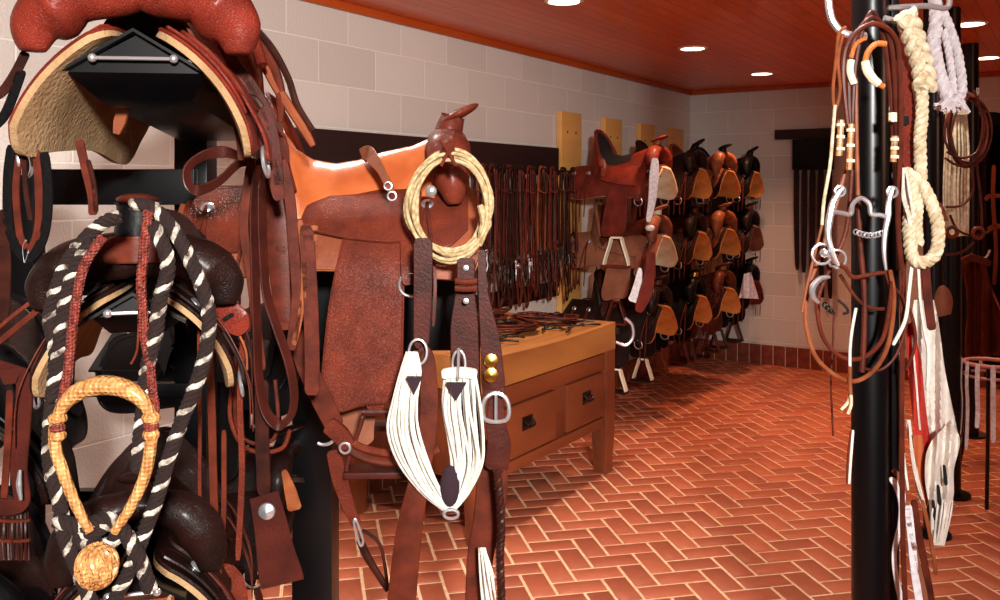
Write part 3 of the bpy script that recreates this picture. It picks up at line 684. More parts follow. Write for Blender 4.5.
# --- seat strap with buckle across the main saddle
ks = T('buckled_strap', 'short pinkish strap with a small buckle laid over the orange seat', 'strap', 375, 190, 2.2)
pxs(ks, 'strap', 'oldtan', [(362, 156, 2.30), (368, 153, 2.26), (374, 160, 2.20), (382, 172, 2.16), (392, 192, 2.12)], [15, 15, 12, 8, 8], 2.2, .004)
mb = MB(); mb.torus(P(392, 196, 2.11), .010, .002); mb.torus(P(388, 186, 2.12), .009, .002); mb.build('buckle', 'chrome', ks)
mb = MB(); mb.lathe([(.014, 0), (.013, .004), (.006, .008), (0, .009)], P(431, 191, 2.12), CAMN); tag(mb.build('concho', 'chrome'), 'small silver concho on the large saddle inside the rope coil', 'concho')
# --- white string cinch
cin = T('string_cinch', 'white multi-strand cinch hanging in a U below the large saddle', 'cinch', 440, 510, 1.95)
def strands(parent, name, m, prof, d, n, rp=1.1, jit=2, dd=.02):
    """prof: (x, y, halfwidth) stations; n cords side by side with real depth scatter"""
    mb = MB()
    for i in range(n):
        u = (i+.5)/n*2-1; j = random.uniform(-1, 1); ph = random.uniform(0, 6)
        pts = []
        for q, (x, y, hw) in enumerate(prof):
            e = math.sin(math.pi*q/(len(prof)-1))
            pts.append(P(x+hw*u+jit*e*math.sin(ph+q), y+.4*j, d+dd*math.sin(i*2.3)*e-dd*.6*(1-u*u)))
        mb.tube(pts, rp*d/891, n=26, seg=5)
    return mb.build(name, m, parent)
strands(cin, 'left_cords', 'white_cord', [(412, 352, 5), (410, 372, 10), (405, 400, 11), (404, 430, 15), (414, 462, 16), (430, 490, 12), (447, 510, 4)], 1.97, 19, 1.35)
strands(cin, 'right_cords', 'white_cord', [(459, 372, 16), (460, 384, 17), (461, 410, 19), (466, 440, 17), (468, 465, 15), (461, 492, 9), (451, 510, 3)], 1.97, 22, 1.5)
mb = MB().strap(W([(442, 374), (459, 372), (477, 374)], 1.95), 10*1.95/891, .016, hint=CAMN); mb.build('end_wrap', 'white_cord', cin)
for (cx, cy, s) in ((414, 386, .8), (456, 392, 1)):
    pp = W([(cx-10*s, cy-8), (cx+10*s, cy-8), (cx, cy+9)], 1.925); pb = [p+FWD*.02 for p in pp]
    MB().add(pp+pb, [[0, 1, 2], [5, 4, 3], [0, 3, 4, 1], [1, 4, 5, 2], [2, 5, 3, 0]], False).build('dark_diamond', 'purple', cin)
MB().ell(P(450, 486, 1.95), (.021, .012, .046), Matrix.Rotation(R(33), 3, 'Z')).build('center_patch', 'purple', cin)
mb = MB().torus(P(451, 514, 1.95), .016, .0035, ry=.010); mb.build('lower_ring', 'chrome', cin)
mb = MB().torus(P(418, 352, 1.97), .020, .003, ry=.028); mb.build('left_buckle', 'chrome', cin); mb = MB().tube(W([(459, 348), (458, 380)], 1.93), .003).torus(P(459, 364, 1.95), .014, .0028, ry=.03); mb.build('right_buckle', 'chrome', cin)
# --- latigo straps and breast collar under the main saddle
lt = T('latigo_strap', 'long dark latigo strap hanging beside the fender, down to the floor area', 'strap', 410, 600, 2.0)
pxs(lt, 'upper_strap', 'darkpurple', [(423, 238), (423, 290), (421, 348)], [19, 19, 15], 2.0, .006)
pxs(lt, 'lower_strap', 'leather', [(418, 352), (425, 356), (429, 390), (428, 430), (419, 480), (408, 540), (398, 640)], [12, 17, 18, 18, 20, 27, 30], 2.0, .006)
bk = T('breast_collar', 'wide dark shaped strap hanging at the front of the large saddle', 'breast collar', 466, 600, 2.0)
pxs(bk, 'top_tab', 'darkpurple', [(466, 258), (466, 280)], 18, 2.0, .010); pxs(bk, 'body', 'darkpurple', [(465, 290), (465, 302), (465, 330), (466, 380), (470, 430), (478, 470)], [17, 22, 30, 29, 28, 30], 2.03, .012)
pxs(bk, 'tail', 'leather', [(488, 440), (492, 480), (488, 520), (480, 560), (476, 640)], [26, 32, 30, 26, 24], 2.05, .010)
for yy in (281, 288): pxt(bk, 'keeper', 'leather', [(455, yy), (466, yy+1), (477, yy)], 3.2, 1.985)
for yy in (268, 301): MB().lathe([(.007, 0), (.006, .003), (0, .004)], P(466, yy, 1.99), CAMN).build('rivet', 'chrome', bk)
bs = T('buckle_strap', 'dark strap with two brass conchos and a large silver horseshoe buckle', 'strap', 494, 470, 1.98)
pxs(bs, 'strap', 'darkpurple', [(482, 250), (483, 290), (490, 340), (493, 380), (495, 400)], [8, 9, 20, 24, 20], 1.99, .006); pxs(bs, 'billet', 'darkpurple', [(496, 398), (496, 425), (499, 445), (496, 470)], [14, 20, 24, 24], 1.98, .006)
for yy in (361, 375): MB().lathe([(.017, 0), (.016, .002), (.010, .004), (0, .005)], P(491, yy, 1.975), CAMN).build('concho', 'brass', bs)
mb = MB().tube(W([(485, 419), (483, 408), (486, 398), (495, 393), (505, 397), (509, 408), (507, 419), (496, 422)], 1.96), .0048, closed=True, n=40); mb.tube(W([(496, 395), (496, 420)], 1.955), .0035); mb.build('buckle', 'chrome', bs)
fr_ = T('braided_rein', 'dark braided rein hanging at the floor edge right of the large saddle', 'rein', 499, 600, 1.95)
MB().twist(W([(497, 470), (501, 520), (500, 560), (502, 610)], 1.95), .005, 3, .03, n=80).build('braid', 'darkstrap', fr_)
fr2 = T('white_latigo', 'pale string tassel low beside the dark strap at the bottom edge', 'tassel', 490, 600, 1.96); strands(fr2, 'strings', 'white_cord', [(482, 548, 3), (487, 575, 6), (492, 620, 9)], 1.98, 8, 1.1)
# --- girth strap crossing left to right
gs = T('back_cinch', 'brown girth strap slanting down behind the large saddle with rolled leather end', 'cinch', 340, 440, 2.1)
pxs(gs, 'strap', 'leather', [(292, 325), (305, 362), (322, 400), (336, 428)], [16, 20, 21, 19], 2.1, .006)
pxs(gs, 'wrapped_end', 'tooled', [(328, 424), (340, 434), (350, 446)], [17, 18, 14], 2.08, .018)
pxt(gs, 'rolled_strap', 'tooled', [(345, 436), (360, 447), (385, 453), (415, 455), (440, 450)], 4, 2.1); pxt(gs, 'rolled_strap', 'leather', [(346, 446), (360, 456), (385, 462), (420, 463)], 4.5, 2.12)
MB().torus(P(345, 448, 2.07), .012, .003).build('ring', 'chrome', gs)
dg = T('hanging_strap', 'worn brown strap with a buckle hanging low left of the cinch', 'strap', 350, 590, 2.15)
pxs(dg, 'strap', 'tooled', [(333, 450), (340, 480), (350, 510), (357, 525)], [14, 16, 12, 10], 2.15, .005); MB().tube(W([(356, 520), (363, 540), (360, 545), (354, 524)], 2.12), .003, closed=True).build('buckle', 'chrome', dg)
pxt(dg, 'lace', 'darkstrap', [(360, 540), (368, 558), (388, 590)], [4, 4, 3], 2.15); pxt(dg, 'lace', 'darkstrap', [(362, 530), (380, 545), (388, 588)], 1.8, 2.16)
sr = T('steel_ring', 'curved silver bit ring left of the rolled strap end', 'ring', 318, 445, 2.1); MB().torus(P(324, 432, 2.1), .030, .004, a0=120, a1=300, n=22).build('ring', 'chrome', sr)
pt = T('tan_flap', 'pale tan leather flap showing under the large tooled fender', 'flap', 360, 445, 2.3); MB().strap(W([(360, 390), (356, 420), (360, 446)], 2.3), [.09, .10, .07], .006, n=20, hint=CAMN).build('flap', 'oldtan', pt)
# --- straps draped off the top left saddle
def strapset(specs):
    for (nm, lab, cat, px, py, d, parts) in specs:
        t = T(nm, lab, cat, px, py, d)
        for (kind, pn, m, pts, w) in parts:
            if kind == 's': pxs(t, pn, m, pts, w, d, .004)
            elif kind == 'e': pxs(t, pn, m, pts, w, d, .004, hint=RGT*1.0+FWD*-.35)
            else: pxt(t, pn, m, pts, w, d)
strapset([
 ('looped_rein', 'broad dark rein looping out to the left above the tooled rear skirt', 'rein', 215, 190, 1.9, [
   ('e', 'loop', 'darkpurple', [(246, 160), (225, 152), (203, 156), (188, 168), (188, 184), (198, 190), (218, 182), (238, 164), (252, 160)], 12),
   ('s', 'hanging_end', 'leather', [(252, 158), (247, 190), (244, 230), (250, 270), (256, 320), (262, 370)], 9)]),
 ('wide_billet', 'widest brown strap in the bundle draped between the left and large saddles', 'strap', 280, 330, 1.95, [
   ('s', 'strap', 'strap', [(262, 158), (270, 190), (276, 230), (280, 280), (284, 330)], [16, 22, 23, 20, 14]),
   ('s', 'keeper', 'strap', [(276, 248), (287, 250)], 7)]),
 ('long_rein', 'long dark rein ending in a rounded loop in front of the black stand', 'rein', 280, 424, 1.88, [
   ('e', 'rein', 'darkpurple', [(258, 165), (254, 210), (255, 270), (257, 330), (259, 380), (266, 412), (279, 424), (291, 415), (294, 392), (288, 360), (276, 325), (266, 290), (262, 230), (262, 180)], 14)]),
 ('headstall', 'headstall with silver buckles hanging right of the strap bundle', 'bridle', 296, 330, 1.92, [
   ('s', 'cheek_strap', 'strap', [(282, 160), (290, 200), (294, 250), (297, 300), (291, 350)], 11),
   ('s', 'cheek_strap', 'tanstrap', [(300, 220), (304, 260), (303, 300), (294, 345)], 6),
   ('s', 'cheek_strap', 'strap', [(306, 225), (310, 290), (312, 350), (312, 395)], 15),
   ('s', 'keeper', 'tanstrap', [(303, 238), (318, 238)], 6), ('s', 'keeper', 'tanstrap', [(303, 228), (318, 228)], 5)]),
 ('rein', 'thin brown reins making two loops low beside the hanging stirrup', 'rein', 255, 445, 1.98, [
   ('t', 'rein', 'strap', [(242, 335), (240, 370), (235, 400), (238, 430), (252, 443), (272, 440), (278, 420), (275, 380)], 2), ('t', 'rein', 'tooled', [(238, 345), (233, 380), (230, 415), (240, 442), (258, 452), (282, 448), (290, 430)], 2.2)]),
 ('dark_strap_bundle', 'pair of dark straps sliding down the right side of the top left saddle', 'strap', 290, 170, 1.75, [
   ('s', 'strap', 'strap', [(222, 40), (240, 75), (258, 110), (270, 160), (280, 200)], 13), ('s', 'strap', 'darkpurple', [(232, 60), (252, 85), (268, 115), (276, 150), (279, 185)], 10),
   ('s', 'strap', 'leather', [(215, 60), (228, 95), (240, 130), (244, 160)], 12), ('t', 'rolled_strap', 'darkstrap', [(246, 96), (256, 100), (262, 108)], 4)]),
 ('rope_roll', 'tan braided roll at the back of the top left saddle', 'rope', 280, 125, 2.05, [
   ('t', 'roll', 'leather', [(236, 18), (258, 42), (274, 68), (281, 98), (280, 122)], [3, 4, 5, 5, 3]), ('t', 'edge_roll', 'skirt_tan', [(262, 62), (276, 86), (290, 108), (303, 128), (313, 146)], [4, 5, 5, 5, 3]), ('t', 'edge_roll', 'darkstrap', [(250, 22), (272, 48), (288, 78), (297, 105), (312, 130)], 3.5)]),
 ('long_lace', 'pair of thin straps hanging straight down left of the dark stirrup', 'strap', 205, 600, 1.75, [
   ('s', 'strap', 'tooled', [(199, 330), (200, 420), (200, 500), (204, 575)], 3.5), ('s', 'strap', 'leather', [(209, 335), (212, 420), (214, 500), (219, 590)], 8), ('s', 'strap', 'leather', [(224, 430), (224, 500), (222, 560)], 5), ('s', 'strap', 'tooled', [(243, 340), (240, 400), (242, 470), (238, 560)], 6)]),
 ('black_strap_bundle', 'drape of black and brown halter straps at the left edge below the fleece', 'halter', 30, 260, 1.6, [
   ('s', 'strap', 'black', [(12, 145), (8, 180), (10, 230), (28, 258), (44, 235), (48, 190), (44, 152)], 10), ('s', 'strap', 'strap', [(20, 150), (16, 190), (20, 235), (27, 248)], 7), ('s', 'strap', 'strap', [(36, 150), (39, 190), (38, 230), (30, 252)], 8), ('s', 'strap', 'darkstrap', [(24, 152), (26, 190), (31, 220)], 5),
   ('t', 'ring', 'chrome', [(26, 240), (23, 248), (25, 262), (29, 250)], 1.2)]),
 ('left_edge_strap', 'stack of dark straps disappearing out of the left edge of the picture', 'strap', 8, 300, 1.6, [
   ('s', 'strap', 'darkstrap', [(-8, 98), (4, 90), (16, 72), (26, 52)], 10), ('s', 'strap', 'black', [(-8, 128), (4, 116), (13, 96), (22, 70)], 10), ('s', 'strap', 'darkstrap', [(-2, 210), (4, 260), (2, 320)], 14), ('s', 'strap', 'strap', [(-5, 345), (20, 325), (40, 308)], 6), ('s', 'strap', 'tooled', [(-4, 330), (14, 315), (34, 300)], 4), ('s', 'strap', 'darkpurple', [(-4, 365), (18, 372), (28, 375)], 12)]),
 ('fender_strap', 'narrow dark latigo hanging above the wrapped horn', 'strap', 90, 200, 1.62, [
   ('s', 'strap', 'strap', [(79, 140), (86, 170), (92, 195), (93, 215)], 9), ('s', 'strap', 'darkstrap', [(88, 160), (94, 185), (96, 212)], 5)]),
])
bl_ = T('tan_billet', 'small tan wooden wedge hanging inside the top left saddle', 'wedge', 122, 134, 1.75); MB().strap(W([(124, 108), (120, 122), (117, 134)], 1.75), [.022, .024, .012], .01, hint=CAMN, n=10).build('wedge', 'bench', bl_)
lk = T('slotted_leather_keeper', 'orange leather keeper with a dark slot hanging right of the two-colour rope', 'keeper', 228, 335, 1.7)
pxs(lk, 'body', 'tooled_red', [(212, 300), (222, 308), (236, 322), (244, 333)], [10, 28, 30, 12], 1.7, .006); pxs(lk, 'slot', 'black', [(223, 320), (233, 314)], 4, 1.69, .004); pxt(lk, 'thong', 'tanstrap', [(240, 336), (246, 352), (247, 370)], 1.2, 1.7)
# hanging stirrup with concho
hs = T('covered_stirrup', 'dark oiled leather stirrup with one silver concho hanging low beside the stand', 'stirrup', 278, 590, 1.9)
fnp = lambda A, B, d, th=.02: MB().panel(A, B, lambda x, s, off: P(x, s, d-off), 18, 8, th, 0, bead=.003)
fnp([(251, 500), (254, 520), (257, 545), (259, 570), (262, 588)], [(277, 492), (284, 515), (292, 545), (299, 565), (303, 578)], 1.92, .03).build('body', 'darkpurple', hs)
MB().lathe([(.018, 0), (.017, .005), (.010, .009), (0, .011)], P(267, 511, 1.885), CAMN).build('concho', 'chrome', hs)
pxs(hs, 'leather_strap', 'darkstrap', [(262, 380), (262, 430), (264, 495)], 14, 1.93, .006)
pad = T('tan_tag', 'tapered tan strap end poking out beside the black post', 'strap', 295, 508, 2.0); pxs(pad, 'tip', 'tanstrap', [(284, 470), (290, 490), (295, 510)], [5, 12, 15], 2.0, .005)
hd = T('leather_bag', 'reddish leather flap with slit behind the low rope end', 'flap', 230, 590, 1.8); fnp([(208, 562), (212, 580), (216, 610)], [(232, 566), (243, 580), (248, 610)], 1.8, .01).build('flap', 'tooled', hd); MB().torus(P(214, 548, 1.75), .022, .0025, a0=180, a1=360).build('ring', 'chrome', hd)
# stirrup at the left edge
le = T('dark_stirrup', 'black stirrup with a modelled highlight hanging at the left edge beside the rope', 'stirrup', 12, 505, 1.6)
MB().strap(W([(2, 378), (10, 376), (24, 380), (22, 430), (19, 470), (22, 500), (10, 507), (-6, 505)], 1.6), .03, .006, n=50, hint=CAMN).build('frame', 'darkpurple', le); pxt(le, 'highlight_strip', 'chrome', [(20, 470), (19, 485), (21, 500)], [1.5, 3, 1.5], 1.57)  # chrome sliver stands in for a highlight on the dark leather
pxs(le, 'strap', 'strap', [(10, 390), (8, 440), (4, 500)], 7, 1.62)
wv = T('woven_cinch', 'brown woven cinch band low at the left edge', 'cinch', 14, 560, 1.65); strands(wv, 'cords', 'darkstrap', [(14, 508, 15), (14, 535, 16), (15, 560, 15)], 1.65, 12, 1.3, 1)
for yy in (520, 540): pxs(wv, 'cross_band', 'strap', [(-2, yy), (14, yy+1), (30, yy)], 3, 1.625, .006)
# --- the two-colour mecate and the bosal
me_ = T('mecate_rope', 'dark brown and cream twisted horsehair rope draped down over the lower left saddle', 'rope', 110, 590, 1.4)
D = 1.43
for q, (nm, pts) in enumerate([('left_run', [(118, 216), (102, 224), (84, 240), (68, 262), (56, 290), (50, 320), (56, 350), (54, 385), (50, 425), (50, 465), (60, 505), (64, 535), (78, 570), (92, 605)]),
    ('inner_left_run', [(92, 240), (76, 268), (66, 300), (62, 330), (58, 360), (52, 400)]),
    ('outer_right_run', [(132, 204), (152, 208), (172, 228), (188, 256), (203, 290), (209, 320), (205, 355), (194, 390), (180, 425), (168, 460), (158, 495), (147, 525), (134, 560), (112, 605)]),
    ('inner_right_run', [(152, 225), (163, 245), (168, 268), (160, 300), (156, 330), (148, 365), (144, 400), (140, 440), (138, 470)]),
    ('heel_wrap', [(56, 520), (74, 526), (90, 534), (108, 524), (118, 528), (112, 542), (94, 546), (80, 538), (92, 524), (112, 520), (126, 535), (140, 560), (150, 590)])]):
    n = 160 if len(pts) > 9 else 90
    MB().twist(W(pts, D-.012*q), .0060, 4, .042, mats=[0, 1, 0, 0], n=n+60, sr=.0062).build(nm, ['hair_dark', 'hair_light'], me_)
bo = T('bosal', 'yellow braided rawhide noseband hanging point down in front of the lower saddles', 'bosal', 97, 585, 1.36)
DB = 1.36
MB().tube(W([(90, 532), (76, 505), (64, 475), (56, 450), (55, 428), (63, 406), (80, 391), (104, 385), (128, 390), (145, 404), (152, 425), (150, 450), (144, 478), (130, 508), (114, 532)], DB), [x*DB/891 for x in (4.5, 5.5, 6, 6, 6, 9, 10, 9, 6, 6, 6, 5.5, 4.5)], n=100, seg=12).build('noseband', 'rawhide', bo)
for (a, b) in (((52, 421), (63, 424)), ((145, 423), (157, 420))):
    for off, m, r in ((0, 'rawhide', 9.5), (9, 'redbraid', 8), (17, 'rawhide', 8.5)):
        c = P((a[0]+b[0])/2+(0 if a[0] > 100 else 0), (a[1]+b[1])/2+off-4, DB); MB().ell(c, (r*DB/891, r*DB/891, 6.5*DB/891), seg=14, rings=8).build('knot', m, bo)
hk = MB().ell(P(97, 566, DB), (18*DB/891, 16*DB/891, 20*DB/891), seg=20, rings=14)
for i in range(10):
    a = i/10*2*math.pi; c0 = P(97, 566, DB)
    hk.tube([c0+Matrix.Rotation(a+f*1.2, 3, 'Z') @ Vector((18.6*DB/891*math.sin(math.pi*(.1+.8*f)), 0, 20.5*DB/891*math.cos(math.pi*(.1+.8*f)))) for f in [k/6 for k in range(7)]], .0042, n=16, seg=6)
    hk.tube([c0+Matrix.Rotation(a-f*1.2, 3, 'Z') @ Vector((18.6*DB/891*math.sin(math.pi*(.1+.8*f)), 0, 20.5*DB/891*math.cos(math.pi*(.1+.8*f)))) for f in [k/6 for k in range(7)]], .0042, n=16, seg=6)
hk.build('heel_knot', 'rawhide', bo)
MB().twist(W([(102, 238), (86, 262), (78, 290), (72, 330), (68, 370), (60, 410)], 1.39), .0038, 3, .02, n=120, sr=.0045).build('hanger_cord', 'redbraid', bo)
MB().twist(W([(148, 212), (144, 250), (141, 285), (144, 330), (150, 370), (155, 412)], 1.39), .0038, 3, .02, n=120, sr=.0045).build('hanger_cord', 'redbraid', bo)
pxt(bo, 'loose_thong', 'tooled', [(141, 290), (139, 320), (137, 350), (131, 364)], 1.2, 1.39)

# ------------------------------------------------------------------ steel posts at the right
def pole(px, d, r, label, y0=0):
    p = P(px, 0, d); t = thing('steel_post', label, 'post', (p.x, p.y, 0))
    MB().lathe([(r, .0), (r, H-.002)], (p.x, p.y, 0), seg=28).build('pole', 'steel', t)
    MB().lathe([(r*1.9, 0), (r*1.9, .012), (r*1.02, .016)], (p.x, p.y, 0), seg=28).build('floor_flange', 'steel', t)
    return t, p
def arm(t, pts, d, r=.007, m='chrome'): return MB().tube(W(pts, d), r, n=24).build('hook', m, t)
p1, q1 = pole(870, 2.12, .042, 'nearest black steel post, hung all round with bridles and ropes')
MB().box((q1+RGT*.054).to_tuple()[:2]+(H/2,), (.018, .03, H-.004), Matrix.Rotation(R(33), 3, 'Z'), bev=.002).build('slotted_channel', 'steel', p1)
arm(p1, [(828, -12), (829, 8), (833, 22), (842, 32), (855, 36), (866, 36)], 2.06, .009, 'chrome')
arm(p1, [(884, 18), (905, 22), (914, 14), (914, 6)], 2.06); arm(p1, [(886, 8), (925, 6), (946, 8), (950, 0)], 2.1)
p2, q2 = pole(933, 3.95, .04, 'black steel post just behind the white blanket')
p3, q3 = pole(950, 4.47, .05, 'black steel post standing behind the cream fringe and brown coil')
p4, q4 = pole(970, 5.56, .05, 'farthest black steel post, its foot beside the pinkish stand')
arm(p3, [(952, 92), (966, 92), (976, 96), (978, 88)], 4.3); arm(p2, [(936, 108), (948, 112), (958, 112), (960, 104)], 3.85)
arm(p4, [(972, 258), (985, 258), (990, 250)], 5.4)
# bridle with curb bit on the near post
b1 = T('curb_bit_bridle', 'brown bridle with silver curb bit hanging in front of the nearest black post', 'bridle', 862, 380, 1.98)
D = 1.99
for off, m, r in ((0, 'strap', 2.6), (6, 'leather', 2.6), (-6, 'strap', 2.4)):
    pxt(b1, 'crown_strap', m, [(850-off*.3, 130), (849-off, 70), (856-off, 36+off*.6), (872, 18+off), (888+off, 34+off*.3), (894+off, 70), (897+off*.6, 140), (898, 220), (900+off*.3, 270)], r, D-.01*off/6, n=70)
for pts, r, m in (([(848, 160), (836, 205), (822, 250), (808, 290), (806, 325), (818, 360), (848, 381), (872, 372), (888, 345), (894, 300), (890, 270)], 2.3, 'tanstrap'),
                  ([(852, 170), (846, 230), (830, 268), (818, 300), (822, 335), (840, 356), (862, 358), (882, 340), (890, 305), (892, 280)], 2.2, 'tooled'),
                  ([(858, 195), (860, 240), (864, 290), (864, 330), (862, 372)], 2.8, 'leather'), ([(840, 275), (858, 300), (872, 308), (884, 309)], 1.8, 'leather'),
                  ([(862, 368), (880, 370), (896, 355), (906, 325), (904, 300), (894, 288)], 1.6, 'leather'), ([(856, 60), (856, 110), (857, 160), (858, 200)], 2.2, 'tanstrap')):
    pxt(b1, 'rein', m, pts, r, D+.02, n=70)
for (x, y0, y1) in ((841, 120, 156), (851, 124, 170), (893, 113, 122), (895, 136, 162)):
    pxt(b1, 'braided_button', 'rawhide', [(x, y0), (x-1, (y0+y1)/2), (x-2, y1)], 3.2, D-.02)
    for k in range(3): pxt(b1, 'button_knot', 'horn_white', [(x-.5, y0+(y1-y0)*(k+.4)/3-1.5), (x-.6, y0+(y1-y0)*(k+.4)/3+1.5)], 4.2, D-.02, n=8)
mb = MB()
mb.tube(W([(843, 188), (834, 200), (830, 215), (828, 235), (832, 252), (838, 266)], 1.95), [.004, .007, .008, .007, .006, .004], n=30)
mb.tube(W([(893, 188), (889, 200), (888, 216), (885, 232), (884, 252), (886, 270)], 1.95), [.004, .006, .007, .006, .005, .003], n=30)
mb.tube(W([(832, 211), (842, 213), (851, 214), (853, 204), (861, 198), (869, 204), (871, 214), (880, 215), (889, 218)], 1.95), .0052, n=50)
mb.torus(P(840, 191, 1.95), .011, .003); mb.torus(P(892, 192, 1.95), .011, .003)
mb.build('curb_bit', 'chrome', b1)
mb = MB()
for k in range(9): mb.torus(P(856+k*3.6, 232+3.5*math.sin(k/8*math.pi), 1.955), .0055, .0018, nrm=(FWD if k % 2 else RGT+FWD), n=10, seg=5)
mb.build('curb_chain', 'chrome', b1)
pxt(b1, 'curb_strap', 'tooled', [(835, 262), (845, 268), (853, 277), (868, 275), (885, 272)], 2.2, 1.97)
b2 = T('ring_snaffle_bit', 'pair of round silver bit rings hanging left of the nearest post', 'bit', 822, 300, 1.97)
mb = MB().torus(P(822, 254, 1.96), 10*1.96/891, .0032).torus(P(837, 259, 1.98), 9*1.96/891, .003); mb.ell(P(824, 253, 1.955), (.010, .006, .010)); mb.tube(W([(824, 253), (832, 258), (838, 264)], 1.96), .005); mb.build('rings', 'chrome', b2)
b3 = T('crescent_bit', 'white C-shaped curved cheekpiece hanging below the round bit rings', 'bit', 816, 312, 1.97)
MB().tube(W([(830, 277), (820, 279), (813, 287), (813, 296), (819, 303)], 1.97), [.003, .0065, .0075, .0065, .003], n=28).build('cheekpiece', 'chrome', b3)
mb = MB(); 
for k in range(5): mb.torus(P(825+k*1.8, 305+k*1.6, 1.97), .006, .0018, nrm=(FWD if k % 2 else RGT+FWD*.6), n=10, seg=5)
mb.build('chain', 'iron', b3); pxt(b3, 'curb_hook', 'iron', [(838, 300), (845, 306), (848, 312), (843, 314)], 1.4, 1.97)
b4 = T('rawhide_noseband', 'orange and white wrapped noseband curving in front of the nearest post', 'bosal', 873, 86, 1.97)
pxt(b4, 'orange_half', 'orange_wrap', [(886, 44), (876, 44), (868, 52), (865, 62)], 3, 1.97); pxt(b4, 'white_half', 'horn_white', [(865, 61), (867, 70), (873, 79), (879, 84)], [4, 4.6, 4.6, 4], 1.965); pxt(b4, 'orange_tip', 'orange_wrap', [(877, 83), (884, 87)], 3, 1.97)
pxt(b4, 'white_side', 'horn_white', [(851, 60), (850, 72), (854, 84)], 3.6, 1.98); pxt(b4, 'orange_side', 'orange_wrap', [(866, 38), (856, 44), (851, 58)], 2.2, 1.985)
b5 = T('tan_get_down_rope', 'thin tan cord looped down the left side of the post hook', 'cord', 836, 270, 1.97)
pxt(b5, 'cord', 'tanstrap', [(846, 27), (839, 34), (836, 60), (833, 90), (835, 110), (840, 90), (838, 60), (843, 34)], 1.7, 1.97, n=60); pxt(b5, 'cord', 'cotton', [(835, 105), (833, 130), (830, 165), (824, 200), (822, 225)], 1.7, 1.965); pxt(b5, 'cord', 'tanstrap', [(822, 225), (812, 265), (806, 290), (802, 312)], 1.5, 1.965)
b6 = T('thin_brown_lead', 'thin pinkish cord hanging free to a pale end left of the nearest post', 'cord', 833, 435, 2.1)
pxt(b6, 'cord', 'strap', [(834, 305), (833, 340), (831, 380), (832, 412), (833, 436)], 1.0, 2.1)
b7 = T('white_lead_cord', 'white cord with split leather ends hanging along the left side of the post', 'cord', 850, 415, 2.0)
pxt(b7, 'cord', 'white_cord', [(856, 308), (852, 330), (850, 350), (850, 370)], 1.5, 2.0); pxt(b7, 'tail', 'tanstrap', [(850, 366), (850, 385), (851, 405)], 2, 2.0); pxt(b7, 'tail', 'cotton', [(851, 392), (848, 402), (841, 410)], 1.6, 2.0); pxt(b7, 'tail', 'cotton', [(851, 395), (851, 405), (848, 414)], 1.6, 1.99)
b8 = T('pale_strap', 'narrow white and brown strap beside the lower part of the nearest post', 'strap', 849, 485, 2.05); pxs(b8, 'strap', 'white_cord', [(853, 430), (851, 455), (849, 484)], 2.6, 2.05, .003); pxs(b8, 'edge', 'tooled', [(851, 430), (848, 455), (847, 484)], 1.6, 2.05, .003)
# red wide strap
r1 = T('red_halter_strap', 'wide brick-red leather strap with a dark slot right of the post', 'strap', 908, 170, 2.02)
pxs(r1, 'strap', 'tooled_red', [(898, 60), (903, 90), (906, 120), (907, 150), (912, 172)], [12, 18, 20, 20, 10], 2.03, .006); pxs(r1, 'slot', 'black', [(905, 116), (906, 125)], 7, 2.018, .004)
MB().torus(P(896, 110, 2.0), .016, .003, ry=.02).build('buckle', 'iron', r1)
r2 = T('long_red_reins', 'long red-brown reins running down past the blanket to the bottom edge', 'rein', 915, 600, 2.02)
for pts, w in (([(904, 170), (904, 230), (903, 300), (902, 380), (902, 460), (903, 540), (906, 620)], 5), ([(899, 180), (900, 250), (902, 320), (904, 350)], 3.5), ([(886, 270), (893, 300), (889, 340), (880, 360)], 5), ([(925, 262), (928, 300), (932, 330)], 9), ([(905, 300), (913, 320), (915, 345), (906, 370)], 3)):
    pxs(r2, 'rein', random.choice(['tooled', 'leather', 'strap']), pts, w, 2.02, .004)
r3 = T('white_rein', 'pair of white cord reins hanging in front of the blanket', 'rein', 925, 350, 2.0)
pxs(r3, 'rein', 'white_cord', [(912, 262), (909, 290), (905, 320), (893, 345)], 3.5, 2.0, .004); pxs(r3, 'rein', 'white_cord', [(918, 264), (920, 300), (924, 330), (928, 352), (927, 390)], 2.6, 2.0, .004)
# braided cotton rope
c1 = T('braided_cotton_rope', 'thick cream braided rope hanging right of the nearest post, doubled at the bottom', 'rope', 920, 265, 2.0)
MB().braid(W([(905, 14), (910, 26), (916, 46), (923, 68), (925, 90)], 2.0), .0165, .008, .0105, .085).build('braided_head', 'cotton', c1)
MB().torus(P(907, 20, 1.99), .014, .009).build('eye_loop', 'cotton', c1)
MB().twist(W([(922, 92), (922, 115), (920, 140), (921, 178)], 2.0), .007, 3, .045, n=80, sr=.0075).build('twisted_run', 'cotton', c1)
MB().twist(W([(906, 170), (912, 185), (910, 210), (909, 235), (913, 258), (925, 262), (936, 252), (938, 228), (932, 205), (922, 185), (916, 178), (905, 176)], 1.99), .0075, 3, .045, n=160, sr=.0078).build('lower_loop', 'cotton', c1)
MB().twist(W([(912, 178), (918, 200), (917, 225), (919, 245)], 2.0), .006, 3, .04, n=60, sr=.0062).build('inner_strand', 'cotton', c1)
strands(c1, 'frayed_end', 'white_cord', [(904, 168, 2), (907, 190, 5), (911, 225, 5)], 1.99, 7, 1.3)
c2 = T('white_cotton_lead', 'thick white rope hung in two drooping lengths with a knotted tuft at their bottom', 'rope', 950, 110, 2.3)
